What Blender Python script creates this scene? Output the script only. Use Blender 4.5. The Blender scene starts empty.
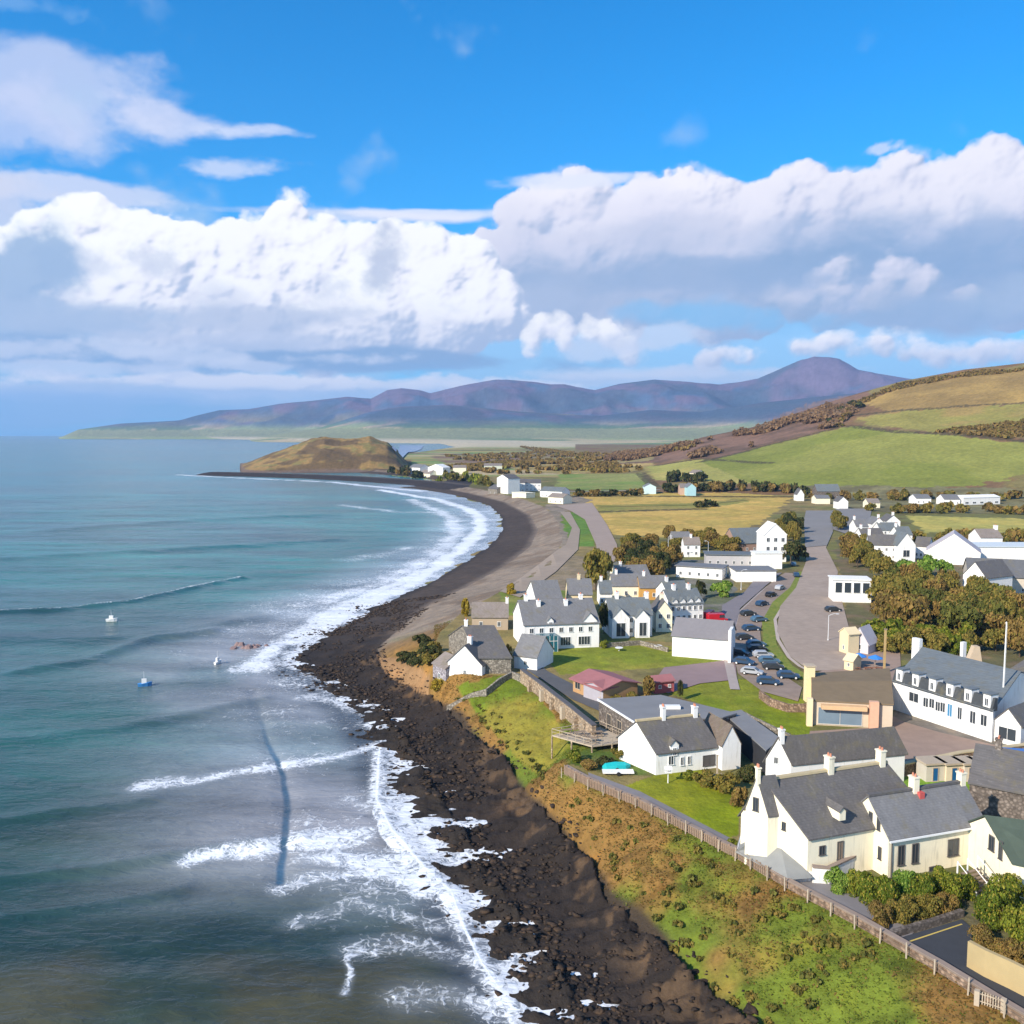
import bpy, bmesh, math, random
import numpy as np
from mathutils import Vector
random.seed(7); rng = np.random.default_rng(7)
SC = bpy.context.scene
COL = SC.collection
R_ = math.radians

# ------------------------------------------------------------------ camera
F = 900.0; PITCH = math.atan(79/900); CZ = 56.0
cam_d = bpy.data.cameras.new('camera'); cam = bpy.data.objects.new('camera', cam_d); COL.objects.link(cam)
cam.location = (0, 0, CZ); cam.rotation_euler = (math.pi/2-PITCH, 0, 0)
cam_d.sensor_fit = 'HORIZONTAL'; cam_d.sensor_width = 36; cam_d.lens = F/1024*36
cam_d.clip_start = 1; cam_d.clip_end = 100000
SC.camera = cam
SC.view_settings.view_transform = 'Standard'; SC.view_settings.look = 'None'
SC.view_settings.gamma = 1; SC.view_settings.exposure = 0.5
SC.cycles.max_bounces = 5; SC.cycles.diffuse_bounces = 2; SC.cycles.glossy_bounces = 2
SC.cycles.volume_bounces = 0; SC.cycles.transparent_max_bounces = 6
SC.cycles.use_denoising = True

# ------------------------------------------------------------------ node helper
class NT:
    def __init__(s, tree): s.t = tree; s.n = tree.nodes; s.l = tree.links
    def put(s, sock, val):
        if hasattr(val, 'node'): s.l.new(val, sock)
        else: sock.default_value = val
    def m(s, op, a, b=None, c=None, clamp=False):
        n = s.n.new('ShaderNodeMath'); n.operation = op; n.use_clamp = clamp
        s.put(n.inputs[0], a)
        if b is not None: s.put(n.inputs[1], b)
        if c is not None: s.put(n.inputs[2], c)
        return n.outputs[0]
    def mix(s, f, a, b, mode='MIX'):
        n = s.n.new('ShaderNodeMix'); n.data_type = 'RGBA'; n.blend_type = mode
        s.put(n.inputs[0], f)
        for i, v in ((6, a), (7, b)):
            s.put(n.inputs[i], v if hasattr(v, 'node') else tuple(v)+(1,)*(4-len(v)))
        return n.outputs[2]
    def noise(s, vec, scale, detail=4, rough=.5, dist=0, dim='3D', lac=2.0):
        n = s.n.new('ShaderNodeTexNoise'); n.noise_dimensions = dim
        if vec is not None: s.l.new(vec, n.inputs['Vector'])
        n.inputs['Scale'].default_value = scale; n.inputs['Detail'].default_value = detail
        n.inputs['Roughness'].default_value = rough; n.inputs['Distortion'].default_value = dist
        n.inputs['Lacunarity'].default_value = lac
        return n.outputs[0]
    def vor(s, vec, scale, detail=0, feature='F1', rough=.5, smooth=None):
        n = s.n.new('ShaderNodeTexVoronoi'); n.feature = feature
        s.l.new(vec, n.inputs['Vector']); n.inputs['Scale'].default_value = scale
        n.inputs['Detail'].default_value = detail; n.inputs['Roughness'].default_value = rough
        if smooth is not None: n.inputs['Smoothness'].default_value = smooth
        return n.outputs['Distance']
    def ss(s, x, a, b, lo=0., hi=1.):
        n = s.n.new('ShaderNodeMapRange'); n.interpolation_type = 'SMOOTHSTEP'
        s.put(n.inputs[0], x); s.put(n.inputs[1], a); s.put(n.inputs[2], b); s.put(n.inputs[3], lo); s.put(n.inputs[4], hi)
        return n.outputs[0]
    def xyz(s, x, y, z=0.):
        n = s.n.new('ShaderNodeCombineXYZ')
        for i, v in enumerate((x, y, z)): s.put(n.inputs[i], v)
        return n.outputs[0]
    def vm(s, op, a, b=None, sc=None):
        n = s.n.new('ShaderNodeVectorMath'); n.operation = op
        s.put(n.inputs[0], a)
        if b is not None: s.put(n.inputs[1], b)
        if sc is not None: s.put(n.inputs['Scale'], sc)
        return n.outputs[0]

def lin(r, g, b):
    f = lambda c: ((c/255+.055)/1.055)**2.4 if c > 10 else c/255/12.92
    return (f(r), f(g), f(b))

# ------------------------------------------------------------------ sun and sky
SUN = Vector((-0.66, -0.60, 0.52)).normalized()
sl = bpy.data.lights.new('sun', 'SUN'); sl.energy = 4.9; sl.angle = R_(0.5); sl.color = (1.0, .90, .76)
so = bpy.data.objects.new('sun', sl); COL.objects.link(so); so.rotation_euler = SUN.to_track_quat('Z', 'Y').to_euler()
world = bpy.data.worlds.new('World'); SC.world = world; world.use_nodes = True
def px_dir(u, v):
    x = (u-512)/F; z = -(v-512)/F
    d = Vector((x, math.cos(PITCH)+z*math.sin(PITCH), -math.sin(PITCH)+z*math.cos(PITCH))).normalized()
    return math.atan2(d.x, d.y), math.asin(d.z)
def build_world():
    t = world.node_tree; t.nodes.clear(); N = NT(t)
    out = t.nodes.new('ShaderNodeOutputWorld'); bg = t.nodes.new('ShaderNodeBackground')
    t.links.new(bg.outputs[0], out.inputs[0])
    sky = t.nodes.new('ShaderNodeTexSky'); sky.sky_type = 'NISHITA'; sky.sun_disc = False
    sky.sun_elevation = math.asin(SUN.z); sky.sun_rotation = math.atan2(SUN.x, SUN.y)
    sky.altitude = 50; sky.air_density = 1.0; sky.dust_density = .6; sky.ozone_density = 2.5
    SKY = 0.10
    tc = t.nodes.new('ShaderNodeTexCoord'); sp = t.nodes.new('ShaderNodeSeparateXYZ')
    t.links.new(tc.outputs['Generated'], sp.inputs[0]); X, Y, Z = sp.outputs
    az = N.m('ARCTAN2', X, Y); el = N.m('ARCSINE', Z); vec = tc.outputs['Generated']
    skyc = N.mix(1.0, sky.outputs[0], (.0*SKY, .90*SKY, 1.50*SKY), 'MULTIPLY')
    hz = N.m('EXPONENT', N.m('MULTIPLY', N.m('MAXIMUM', el, 0.), -7.0))
    skyc = N.mix(N.m('MULTIPLY', hz, .85), skyc, lin(120, 168, 212))
    # broken cloud in the parts of the sky the cloud bank does not reach
    away = N.ss(N.m('ABSOLUTE', az), .72, .95)
    n = N.noise(vec, 2.6, 5, .55)
    cov = N.m('MULTIPLY', N.ss(n, .50, .60), N.m('MULTIPLY', away, N.ss(el, 1.2, .7)))
    fin = N.mix(cov, skyc, lin(214, 216, 228))
    t.links.new(fin, bg.inputs[0]); bg.inputs[1].default_value = 1.0
    world.cycles.sampling_method = 'MANUAL'; world.cycles.sample_map_resolution = 512
build_world()

# ------------------------------------------------------------------ picking world points
def ray(u, v):
    x = (u-512)/F; z = -(v-512)/F
    return np.array([x, math.cos(PITCH)+z*math.sin(PITCH), -math.sin(PITCH)+z*math.cos(PITCH)])
def at(u, v, z=0.):
    d = ray(u, v); t = (z-CZ)/d[2]; return np.array([d[0]*t, d[1]*t])
def zv(y):
    return np.interp(y, [0, 190, 320, 500, 750, 1250, 2500, 7500], [8, 8, 7.2, 6, 5, 4, 4, 12])
def atv(u, v):
    z = 8.
    for _ in range(4): p = at(u, v, z); z = float(zv(p[1]))
    return p
def hashv(ix, iy, s):
    h = (ix.astype(np.int64)*374761393+iy.astype(np.int64)*668265263+s*1442695041) & 0xffffffff
    h = ((h ^ (h >> 13))*1274126177) & 0xffffffff; h = h ^ (h >> 16)
    return (h & 0xffff)/65535.
def vnoise(x, y, s=0):
    ix = np.floor(x); iy = np.floor(y); fx = x-ix; fy = y-iy
    fx = fx*fx*(3-2*fx); fy = fy*fy*(3-2*fy)
    ix = ix.astype(np.int64); iy = iy.astype(np.int64)
    a = hashv(ix, iy, s); b = hashv(ix+1, iy, s); c = hashv(ix, iy+1, s); d = hashv(ix+1, iy+1, s)
    return (a*(1-fx)+b*fx)*(1-fy)+(c*(1-fx)+d*fx)*fy
def fbm(x, y, sc, o=4, s=0, g=.5):
    t = 0; a = 1; n = 0; x = x/sc; y = y/sc
    for i in range(o):
        t = t+a*vnoise(x, y, s+i*17); n += a; a *= g
        x, y = x*1.6-y*1.2+3.1, x*1.2+y*1.6+7.7
    return t/n
def sst(x, a, b):
    t = np.clip((x-a)/(b-a), 0, 1); return t*t*(3-2*t)
def inpoly(x, y, P):
    r = np.zeros(x.shape, bool); n = len(P)
    for i in range(n):
        x0, y0 = P[i]; x1, y1 = P[(i+1) % n]
        if y0 == y1: continue
        c = ((y0 > y) != (y1 > y)) & (x < (x1-x0)*(y-y0)/(y1-y0)+x0)
        r ^= c
    return r
def dline(x, y, P, closed=False):
    d = np.full(x.shape, 1e9); n = len(P)
    for i in range(n if closed else n-1):
        x0, y0 = P[i]; x1, y1 = P[(i+1) % n]; dx = x1-x0; dy = y1-y0
        L = dx*dx+dy*dy+1e-9; t = np.clip(((x-x0)*dx+(y-y0)*dy)/L, 0, 1)
        d = np.minimum(d, (x-x0-t*dx)**2+(y-y0-t*dy)**2)
    return np.sqrt(d)

W_px = [(740, 1200), (660, 1100), (592, 1024), (545, 960), (502, 890), (460, 830), (428, 780), (406, 740), (378, 708), (345, 683), (318, 672), (306, 658), (330, 634), (380, 607), (430, 583), (465, 562), (490, 545), (501, 530), (501, 517), (488, 505), (458, 496), (425, 490), (400, 487)]
T_px = [(900, 1200), (820, 1100), (744, 1024), (695, 985), (645, 935), (604, 900), (592, 868), (560, 836), (530, 800), (505, 762), (470, 738), (447, 712), (425, 693), (402, 682), (380, 668), (376, 650), (400, 628), (430, 604), (470, 585), (505, 566), (530, 547), (538, 530), (530, 515), (505, 502), (470, 493), (430, 486)]
C_px = [(1250, 1200), (1120, 1075), (1010, 1015), (940, 972), (860, 926), (790, 889), (740, 858), (690, 832), (640, 806), (592, 786), (566, 772), (572, 758), (596, 742), (572, 722), (545, 700), (522, 682), (500, 676), (470, 674), (444, 668), (430, 655), (440, 632), (462, 612), (500, 592), (530, 576), (552, 560), (562, 542), (558, 522), (545, 507), (520, 498), (480, 489), (440, 483)]
FARB = [(60000, 9000), (60000, -200), (300, -200)]
P0 = [at(*p, 0.) for p in W_px]+[at(*p, 0.) for p in [(452, 485), (440, 481), (425, 478.5), (400, 476), (380, 474), (355, 472.5), (300, 473), (262, 472), (243, 470), (250, 466), (280, 462), (330, 458), (420, 452), (455, 447), (440, 443.5), (330, 442.5), (240, 439.5), (160, 437.8), (70, 436.8)]]+[np.array(p) for p in [(-7000, 16000), (-3000, 28000), (30000, 28000), (60000, 9000), (60000, -300), (60, 20)]]
PT = [at(*p, 2.) for p in T_px]+[at(*p, 2.) for p in [(448, 480), (425, 475), (355, 470), (262, 469)]]+[np.array(p) for p in [(-350, 3000), (60000, 9000), (60000, -300), (120, 20)]]
PC = [atv(*p) for p in C_px]+[atv(*p) for p in [(440, 477), (420, 473), (355, 468), (270, 467)]]+[np.array(p) for p in [(-300, 3000), (60000, 9000), (60000, -300), (160, 20)]]
P0 = np.array(P0); PT = np.array(PT); PC = np.array(PC)
SPIT = np.array([at(*p, 1.) for p in [(470, 489), (430, 483.5), (380, 480), (320, 477), (260, 475), (216, 474)]])

def tab(az, us, vals):
    A = [math.atan2(u-512, F) for u in us]; return np.interp(az, A, vals)
HU = [560, 620, 660, 700, 750, 800, 830, 860, 900, 960, 1024, 1100, 1300]
HV = [455, 450, 446, 440, 430, 414, 404, 395, 384, 373, 366, 358, 345]
RH = 1500.
HZ = [max(0, 56+RH*math.cos(math.atan2(u-512, F))*(433-v)/F) for u, v in zip(HU, HV)]
HZ[0] = 0; HZ[1] = 8; HZ[2] = 20
M1U = [20, 60, 80, 123, 182, 221, 250, 280, 315, 348, 372, 388, 402, 420, 431, 460, 495, 515, 529, 550, 564, 580, 594, 618, 653, 690, 717, 740, 756, 770, 781, 797, 811, 825, 835, 845, 855, 870, 885, 914, 980, 1100]
M1V = [445, 441, 430, 424, 421, 412, 411, 406, 403, 399, 401, 393, 391, 393, 396, 389, 383, 384, 385, 388, 388, 391, 393, 387, 383, 386, 388, 385, 382, 376, 371, 365, 361, 362, 363, 368, 374, 377, 379, 383, 390, 395]
M2U = [60, 120, 200, 250, 320, 370, 400, 450, 520, 600, 650, 700, 760, 850, 900, 1100]
M2V = [445, 445, 445, 445, 430, 414, 409, 407, 414, 418, 412, 414, 405, 396, 397, 400]
def mz(u, v, R): return [max(0, CZ+R*math.cos(math.atan2(a-512, F))*(433.5-b)/F) for a, b in zip(u, v)]
M1Z = mz(M1U, M1V, 10500.); M2Z = mz(M2U, M2V, 7600.)
HDU = [240, 250, 270, 300, 325, 345, 370, 388, 397, 404, 412]
HDZ = [0, 8, 22, 38, 49, 48, 50, 41, 28, 12, 0]
def height(x, y, detail=True):
    x = np.asarray(x, float); y = np.asarray(y, float)
    R = np.hypot(x, y); az = np.arctan2(x, y)
    i0 = inpoly(x, y, P0); d0 = dline(x, y, P0, True)
    dT = dline(x, y, PT[:len(T_px)+4]); dC = dline(x, y, PC[:len(C_px)+4])
    iT = inpoly(x, y, PT) & i0; iC = inpoly(x, y, PC) & i0
    V = zv(y)
    z = np.where(i0, 0., -np.minimum(3., d0*.08))
    b1 = i0 & ~iT & ~iC; b2 = iT & ~iC
    zT = 2.0
    fr0 = d0/(d0+dT+1e-6); z = np.where(b1, zT*(fr0+(fr0**2.2-fr0)*sst(y, 260, 150)), z)
    tt = dT/(dT+dC+1e-6)
    cl = sst(y, 260, 150)            # cliff near, gentle beach far
    prof = cl*(1-(1-tt)**1.5)+(1-cl)*tt
    z = np.where(b2, zT+(V-zT)*prof, z)
    z = np.where(iC, V, z)
    far = sst(R, 1300, 2500)
    z = np.where(i0 & (R > 1250), np.minimum(V, d0*.06)*far+z*(1-far), z)
    # hillside on the right
    Hz = tab(az, HU, HZ); s = np.clip((R-745)/(RH-745), 0, 1.)
    g = np.where(R < RH, s**1.25, np.clip(1-(R-RH)/2600, 0, 1)**1.3)
    hn = 1+.10*(fbm(x, y, 160, 3, 5)-.5)*sst(R, 800, 1100)*np.where(R > RH-60, 0, 1)
    z = np.where(iC, z+Hz*g*hn, z)
    # headland
    hz_ = tab(az, HDU, HDZ)*np.clip(np.sin(np.pi*np.clip((R-1325)/420, 0, 1)), 0, 1)**.75
    hz_ = hz_*(1+.30*(fbm(x, y, 55, 5, 9, .6)-.55))*(1-.10*np.abs(2*fbm(x, y, 28, 3, 10)-1))
    z = np.where(hz_ > .01, np.maximum(z, hz_), z)
    # mountains
    k1 = np.exp(-((R-10500)/np.where(R < 10500, np.interp(az, [math.atan2(200-512, F), math.atan2(420-512, F)], [700, 1700]), 2500))**2); k2 = np.exp(-((R-7600)/np.where(R < 7600, 1000, 1500))**2)
    rg = 1-np.abs(2*fbm(x, y, 1400, 5, 21)-1)
    m1 = tab(az, M1U, M1Z)*k1*(1+(1-k1)*(rg-.6)*2.3); m2 = tab(az, M2U, M2Z)*k2*(1+(1-k2)*(rg-.6)*1.2)
    z = np.where(R > 4200, np.where(i0, z, -1)+sst(R, 4200, 6000)*np.maximum(m1, m2), z)
    # spit
    ds = dline(x, y, SPIT); z = np.maximum(z, 4.0*(1-(ds/26.)**2)*(ds < 40)-.5*(ds >= 26))
    if detail:
        near = sst(R, 900, 300)
        rock = b1 & (y < 330) | (~i0 & (d0 < 12) & (y < 330))
        rk = (1-np.abs(2*fbm(x*.75, y*1.5, 7., 4, 31)-1))
        edge = np.where(i0, np.clip(d0/12, .35, 1), np.clip(1-d0/12, 0, 1)*.8)
        rk2 = 1-np.abs(2*fbm(x*.6+y*.2, y*1.5, 2.6, 3, 33)-1)
        z = z+np.where(rock, (rk-.62)*2.9*edge*cl+(rk2-.6)*1.7*edge*cl+(fbm(x, y, 1.0, 3, 77)-.5)*.9*edge*cl, 0)
        cn = (fbm(x, y, 9, 4, 41)-.5)*2.6+(fbm(x, y, 1.7, 3, 43)-.5)*.9
        z = z+np.where(b2, cn*cl*np.clip(np.minimum(dC, dT*1.5)/5, 0, 1)+near*(1-cl)*(fbm(x, y, 6, 3, 45)-.5)*.5, 0)
    return z
def h1(x, y): return float(height(np.array([x]), np.array([y]), False)[0])
def atg(u, v, rmin=None):
    """point on the ground seen at a pixel (march along the ray)"""
    d = ray(u, v); d = d/math.hypot(d[0], d[1])
    if d[2] < -0.0005: tmax = min((0-CZ)/d[2]*1.02, 14000)
    else: tmax = 14000
    ts = np.geomspace(60, tmax, 1500); zz = height(d[0]*ts, d[1]*ts, False)
    below = np.where(CZ+d[2]*ts <= zz+.001)[0]
    k = below[0] if len(below) else len(ts)-1
    ts = np.linspace(ts[max(k-1, 0)], ts[k], 60); zz = height(d[0]*ts, d[1]*ts, False)
    b = np.where(CZ+d[2]*ts <= zz+.001)[0]; k = b[0] if len(b) else 59
    return np.array([d[0]*ts[k], d[1]*ts[k]])
def apoly(px): return np.array([atg(*p) for p in px])

# ------------------------------------------------------------------ object helpers
def tag(o, label=None, cat=None, group=None, kind=None):
    if label: o['label'] = label
    if cat: o['category'] = cat
    if group: o['group'] = group
    if kind: o['kind'] = kind
    return o
def empty(name, loc, label=None, cat=None, group=None, rz=0.):
    o = bpy.data.objects.new(name, None); COL.objects.link(o); o.location = loc; o.rotation_euler = (0, 0, rz)
    o.empty_display_size = .5
    return tag(o, label, cat, group)
def grid_mesh(name, X, Y, Z, col, extra=None):
    n, m = X.shape
    me = bpy.data.meshes.new(name)
    co = np.stack([X, Y, Z], -1).reshape(-1, 3).astype(np.float32)
    i = np.arange(n*m).reshape(n, m)
    q = np.stack([i[:-1, :-1], i[:-1, 1:], i[1:, 1:], i[1:, :-1]], -1).reshape(-1)
    nf = (n-1)*(m-1)
    me.vertices.add(n*m); me.vertices.foreach_set('co', co.ravel())
    me.loops.add(nf*4); me.loops.foreach_set('vertex_index', q.astype(np.int32))
    me.polygons.add(nf); me.polygons.foreach_set('loop_start', np.arange(0, nf*4, 4, dtype=np.int32))
    me.polygons.foreach_set('use_smooth', np.ones(nf, bool))
    me.update(calc_edges=True)
    c = np.ones((n*m, 4), np.float32); c[:, :3] = col.reshape(-1, 3)
    at_ = me.attributes.new('tint', 'FLOAT_COLOR', 'POINT'); at_.data.foreach_set('color', c.ravel())
    for k, v in (extra or {}).items():
        a = me.attributes.new(k, 'FLOAT', 'POINT'); a.data.foreach_set('value', v.ravel().astype(np.float32))
    return me
class MB:
    def __init__(s): s.v = []; s.f = []
    def quad(s, *p):
        i = len(s.v); s.v += [tuple(map(float, q)) for q in p]; s.f.append(tuple(range(i, i+len(p)))); return s
    def hexa(s, b, t):
        """closed prism between two rings of points (same order, seen from above counter-clockwise)"""
        n = len(b); i = len(s.v); s.v += [tuple(map(float, q)) for q in list(b)+list(t)]
        s.f.append(tuple(i+k for k in range(n-1, -1, -1))); s.f.append(tuple(i+n+k for k in range(n)))
        for k in range(n):
            j = (k+1) % n; s.f.append((i+k, i+j, i+n+j, i+n+k))
        return s
    def box(s, c, ux, uy, sx, sy, z0, z1):
        c = np.array(c[:2], float); ux = np.array(ux[:2], float); uy = np.array(uy[:2], float)
        P = [c+ux*a*sx/2+uy*b*sy/2 for a, b in ((-1, -1), (1, -1), (1, 1), (-1, 1))]
        return s.hexa([(p[0], p[1], z0) for p in P], [(p[0], p[1], z1) for p in P])
    def bx(s, x0, x1, y0, y1, z0, z1):
        return s.box(((x0+x1)/2, (y0+y1)/2), (1, 0), (0, 1), x1-x0, y1-y0, z0, z1)
    def tube(s, a, b, r0, r1=None, n=8):
        a = Vector(a); b = Vector(b); r1 = r0 if r1 is None else r1
        w = (b-a).normalized(); u = w.orthogonal().normalized(); v = w.cross(u)
        ring = lambda c, r: [tuple(c+(u*math.cos(k*2*math.pi/n)+v*math.sin(k*2*math.pi/n))*r) for k in range(n)]
        return s.hexa(ring(a, r0), ring(b, r1))
    def build(s, name, mat, parent=None, smooth=False, bevel=0):
        me = bpy.data.meshes.new(name); me.from_pydata(s.v, [], s.f); me.update()
        if bevel:
            bm = bmesh.new(); bm.from_mesh(me); bmesh.ops.bevel(bm, geom=bm.edges[:], offset=bevel, segments=1, affect='EDGES'); bm.to_mesh(me); bm.free()
        if smooth: me.polygons.foreach_set('use_smooth', np.ones(len(me.polygons), bool))
        me.materials.append(mat)
        o = bpy.data.objects.new(name, me); COL.objects.link(o)
        if parent: o.parent = parent
        return o
def copy_tree(o, parent=None):
    c = o.copy(); COL.objects.link(c); c.parent = parent
    for ch in list(o.children): copy_tree(ch, c)
    return c

# ------------------------------------------------------------------ cloud bank (a dome far beyond the haze)
def build_clouds():
    Rc = 40000.
    na, ne = 1500, 640
    A, E = np.meshgrid(np.linspace(R_(-46), R_(46), na), np.linspace(R_(-.6), R_(31), ne))
    U = A*F; V = E*F                                   # angular units, one unit = 1/900 radian
    q = lambda u, v: (px_dir(u, v)[0]*F, px_dir(u, v)[1]*F)
    N_ = lambda sc, o=5, s=0, g=.5: fbm(U, V*1.15, sc, o, s, g)-.5
    w1 = N_(70, 5, 201)*34; w2 = N_(70, 5, 202)*34; w3 = N_(16, 4, 203)*9; w4 = N_(16, 4, 204)*9
    RGB = np.zeros(U.shape+(3,)); AL = np.zeros(U.shape)
    L = np.array([-.62, .62, .48]); L = L/np.linalg.norm(L)
    def over(c, a):
        nonlocal AL
        a = np.clip(a, 0, 1); o = a+AL*(1-a)
        RGB[:] = np.where(o[..., None] > 1e-5, (np.asarray(c)*a[..., None]+RGB*(AL*(1-a))[..., None])/np.maximum(o, 1e-5)[..., None], RGB); AL = o
    def ell(u, v, su, sv, p=1.):
        a, b = q(u, v); x = (U+w1*p-a)/su; y = (V+w2*p*.6-b)/sv; return np.exp(-(x*x+y*y))
    def soft(u, v, su, sv, c, al, thr=(.35, .75), sc=40, p=1., s=0, stretch=1.):
        g = ell(u, v, su, sv, p); n = fbm(U/stretch, V*1.2, sc, 6, 300+s, .58)
        over(np.array(lin(*c)), al*sst(g+(n-.5)*1.3, *thr)*sst(g, .03, .3))
    def puffs(P, hi, mid, lo, seed, edge=2.2, bottom=None, warp=1., relief=1., ramp=None, base=0.):
        """P: list of (u, v, radius); a union of lumpy balls lit by the sun from the upper left"""
        H = np.full(U.shape, -1e3); wu = (w1*.28+w3)*warp; wv = (w2*.28+w4)*warp
        for (u, v, r) in P:
            a, b = q(u, v); i0, i1 = np.searchsorted(A[0]*F, [a-r*1.7-22, a+r*1.7+22]); j0, j1 = np.searchsorted(E[:, 0]*F, [b-r*1.7-22, b+r*1.7+22])
            sl_ = (slice(j0, j1), slice(i0, i1))
            x = U[sl_]+wu[sl_]-a; y = V[sl_]+wv[sl_]-b; d2 = x*x+y*y*1.15
            h = np.where(d2 < r*r, np.sqrt(np.maximum(r*r-d2, 0)), -(np.sqrt(d2)-r))
            hh = H[sl_]; k = 5.; H[sl_] = np.maximum(h, hh)+k*np.exp(-np.abs(h-hh)/k)*.5*(np.maximum(h, hh) > -12)
        D = H+(np.sqrt((fbm(U+w3, V*1.1+w4, 62, 2, 220+seed, .4)-.5)**2+.003)*72+np.sqrt((fbm(U+w3, V*1.1+w4, 25, 3, 225+seed, .4)-.5)**2+.004)*24-15)*relief+N_(13, 4, 210+seed, .55)*7*relief+N_(6, 3, 215+seed, .5)*2.0*relief
        dv = (E[1, 0]-E[0, 0])*F; du = (A[0, 1]-A[0, 0])*F
        gy, gx = np.gradient(np.maximum(D, 0), dv, du)
        gx = gx*.75; gy = gy*.75; nn = np.sqrt(gx*gx+gy*gy+1); lam = (-gx*L[0]-gy*L[1]+L[2])/nn
        lam = np.clip(lam*.9+.26, 0, 1)
        g = sst(np.clip(lam+base, 0, 1), 0, 1)[..., None]
        g = g*(.80+.32*np.clip(fbm(U+w1*.6, V*1.3+w2*.6, 60, 4, 230+seed)+.05, 0, 1)[..., None])
        for ax in (0, 1):
            g = (np.roll(g, 2, ax)+2*np.roll(g, 1, ax)+3*g+2*np.roll(g, -1, ax)+np.roll(g, -2, ax))/9
        if bottom:
            b = q(512, bottom[0])[1]; t = q(512, bottom[1])[1]; g = g*(.18+.82*sst(V+w2*.9+N_(45, 4, 77)*30, b, t))[..., None]
        hi, mid, lo = [np.array(lin(*c)) for c in (hi, mid, lo)]
        c = np.where(g < .5, lo+(mid-lo)*g*2, mid+(hi-mid)*(g-.5)*2)
        over(c, sst(D+N_(9, 4, 260+seed, .6)*9, -edge*.5, edge*3.4+4))
    rs = np.random.default_rng(3)
    def fill(poly, n, r0, r1):
        poly = np.array(poly, float); lo, hi = poly.min(0), poly.max(0); out = []
        while len(out) < n:
            p = rs.uniform(lo, hi); r = rs.uniform(r0, r1)
            if inpoly(np.array([p[0]]), np.array([p[1]]), poly)[0]: out.append((p[0], p[1], r))
        return out
    def row(pts, n, r0, r1, jit=6):
        pts = np.array(pts, float); d = np.r_[0, np.cumsum(np.hypot(*np.diff(pts, axis=0).T))]; out = []
        for k in range(n):
            t = (k+rs.uniform(.2, .8))/n*d[-1]; out.append((np.interp(t, d, pts[:, 0])+rs.normal()*jit*.5, np.interp(t, d, pts[:, 1])+rs.normal()*jit*.5, rs.uniform(r0, r1)))
        return out
    # high wisps on the left
    soft(70, 95, 120, 46, (216, 220, 240), .62, (.38, 1.05), 46, 1.6, 1, 1.4); soft(30, 120, 90, 32, (205, 212, 238), .6, (.4, .95), 46, 1.4, 2)
    soft(165, 115, 60, 16, (222, 224, 242), .6, (.45, 1.), 30, 1.2, 3, 1.8); soft(240, 128, 75, 9, (220, 226, 245), .75, (.4, .95), 26, .6, 4, 2.2); soft(235, 165, 60, 11, (216, 224, 244), .7, (.4, .95), 26, .9, 5, 1.8)
    soft(30, 8, 60, 10, (150, 190, 235), .35, (.4, 1.), 26, .6, 6)
    soft(70, 192, 130, 13, (214, 220, 240), .8, (.35, .85), 34, .5, 7, 2.); soft(330, 214, 170, 7, (226, 228, 240), .7, (.35, .8), 40, .3, 8, 3.)
    soft(-80, 200, 150, 60, (210, 214, 232), .8, (.35, .9), 46, 1., 9)
    soft(430, 214, 100, 6, (236, 236, 246), .8, (.3, .8), 34, .3, 41, 3.)
    # pale veil behind everything low down
    over(np.array(lin(176, 203, 232)), .62*sst(N_(80, 5, 31)*1.6+ell(300, 345, 800, 90, .3), .25, .7)*sst(V, q(512, 434)[1], q(512, 405)[1]))
    # the big lavender bank on the right
    P = row([(530, 216), (575, 204), (640, 203), (700, 205), (760, 216), (800, 206), (860, 204), (905, 182), (960, 184), (1030, 178), (1100, 182), (1180, 190)], 42, 17, 34, 8)
    P += fill([(510, 240), (700, 226), (860, 222), (1180, 212), (1180, 300), (760, 300), (520, 320), (480, 270)], 95, 22, 46)
    puffs(P, (243, 240, 248), (212, 214, 232), (158, 178, 210), 1, 3.5, (318, 175), 1.35, .62, base=.08)
    soft(640, 215, 150, 26, (226, 225, 240), .55, (.3, 1.), 60, 1., 42, 2.); soft(590, 178, 90, 9, (226, 230, 244), .8, (.35, .9), 26, .6, 82, 2.5)
    soft(560, 181, 60, 8, (228, 232, 246), .75, (.35, .85), 30, .5, 10, 2.5); soft(880, 150, 16, 6, (214, 222, 242), .7, (.3, .8), 14, .3, 11)
    soft(860, 232, 190, 22, (176, 190, 218), .6, (.35, 1.), 60, 1., 81, 2.); soft(900, 264, 190, 34, (140, 168, 204), .95, (.3, .85), 60, 1., 12, 1.8); soft(1010, 250, 80, 44, (140, 168, 205), .7, (.3, .9), 60, .8, 13); soft(570, 290, 90, 28, (168, 184, 212), .75, (.3, .85), 46, 1., 14, 1.6)
    soft(640, 240, 120, 26, (196, 202, 224), .6, (.3, .9), 46, 1., 15, 1.8); soft(740, 322, 110, 16, (128, 190, 236), .75, (.35, .9), 40, 1., 16, 1.6); soft(655, 318, 50, 14, (128, 190, 236), .5, (.35, .9), 30, .6, 17)
    P = fill([(770, 288), (830, 272), (900, 268), (960, 282), (1000, 300), (930, 315), (800, 310)], 26, 9, 19); puffs(P, (226, 224, 238), (196, 202, 222), (150, 174, 206), 3, 3.5, (325, 275), 1.2, .5)
    soft(960, 318, 130, 16, (150, 176, 210), .75, (.3, .85), 40, .8, 18, 2.); soft(1040, 300, 60, 20, (165, 186, 214), .6, (.3, .85), 40, .8, 19)
    soft(700, 280, 240, 24, (150, 174, 208), .8, (.35, .9), 50, 1., 83, 2.); soft(540, 300, 60, 22, (172, 188, 216), .7, (.35, .9), 40, 1., 84)
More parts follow.
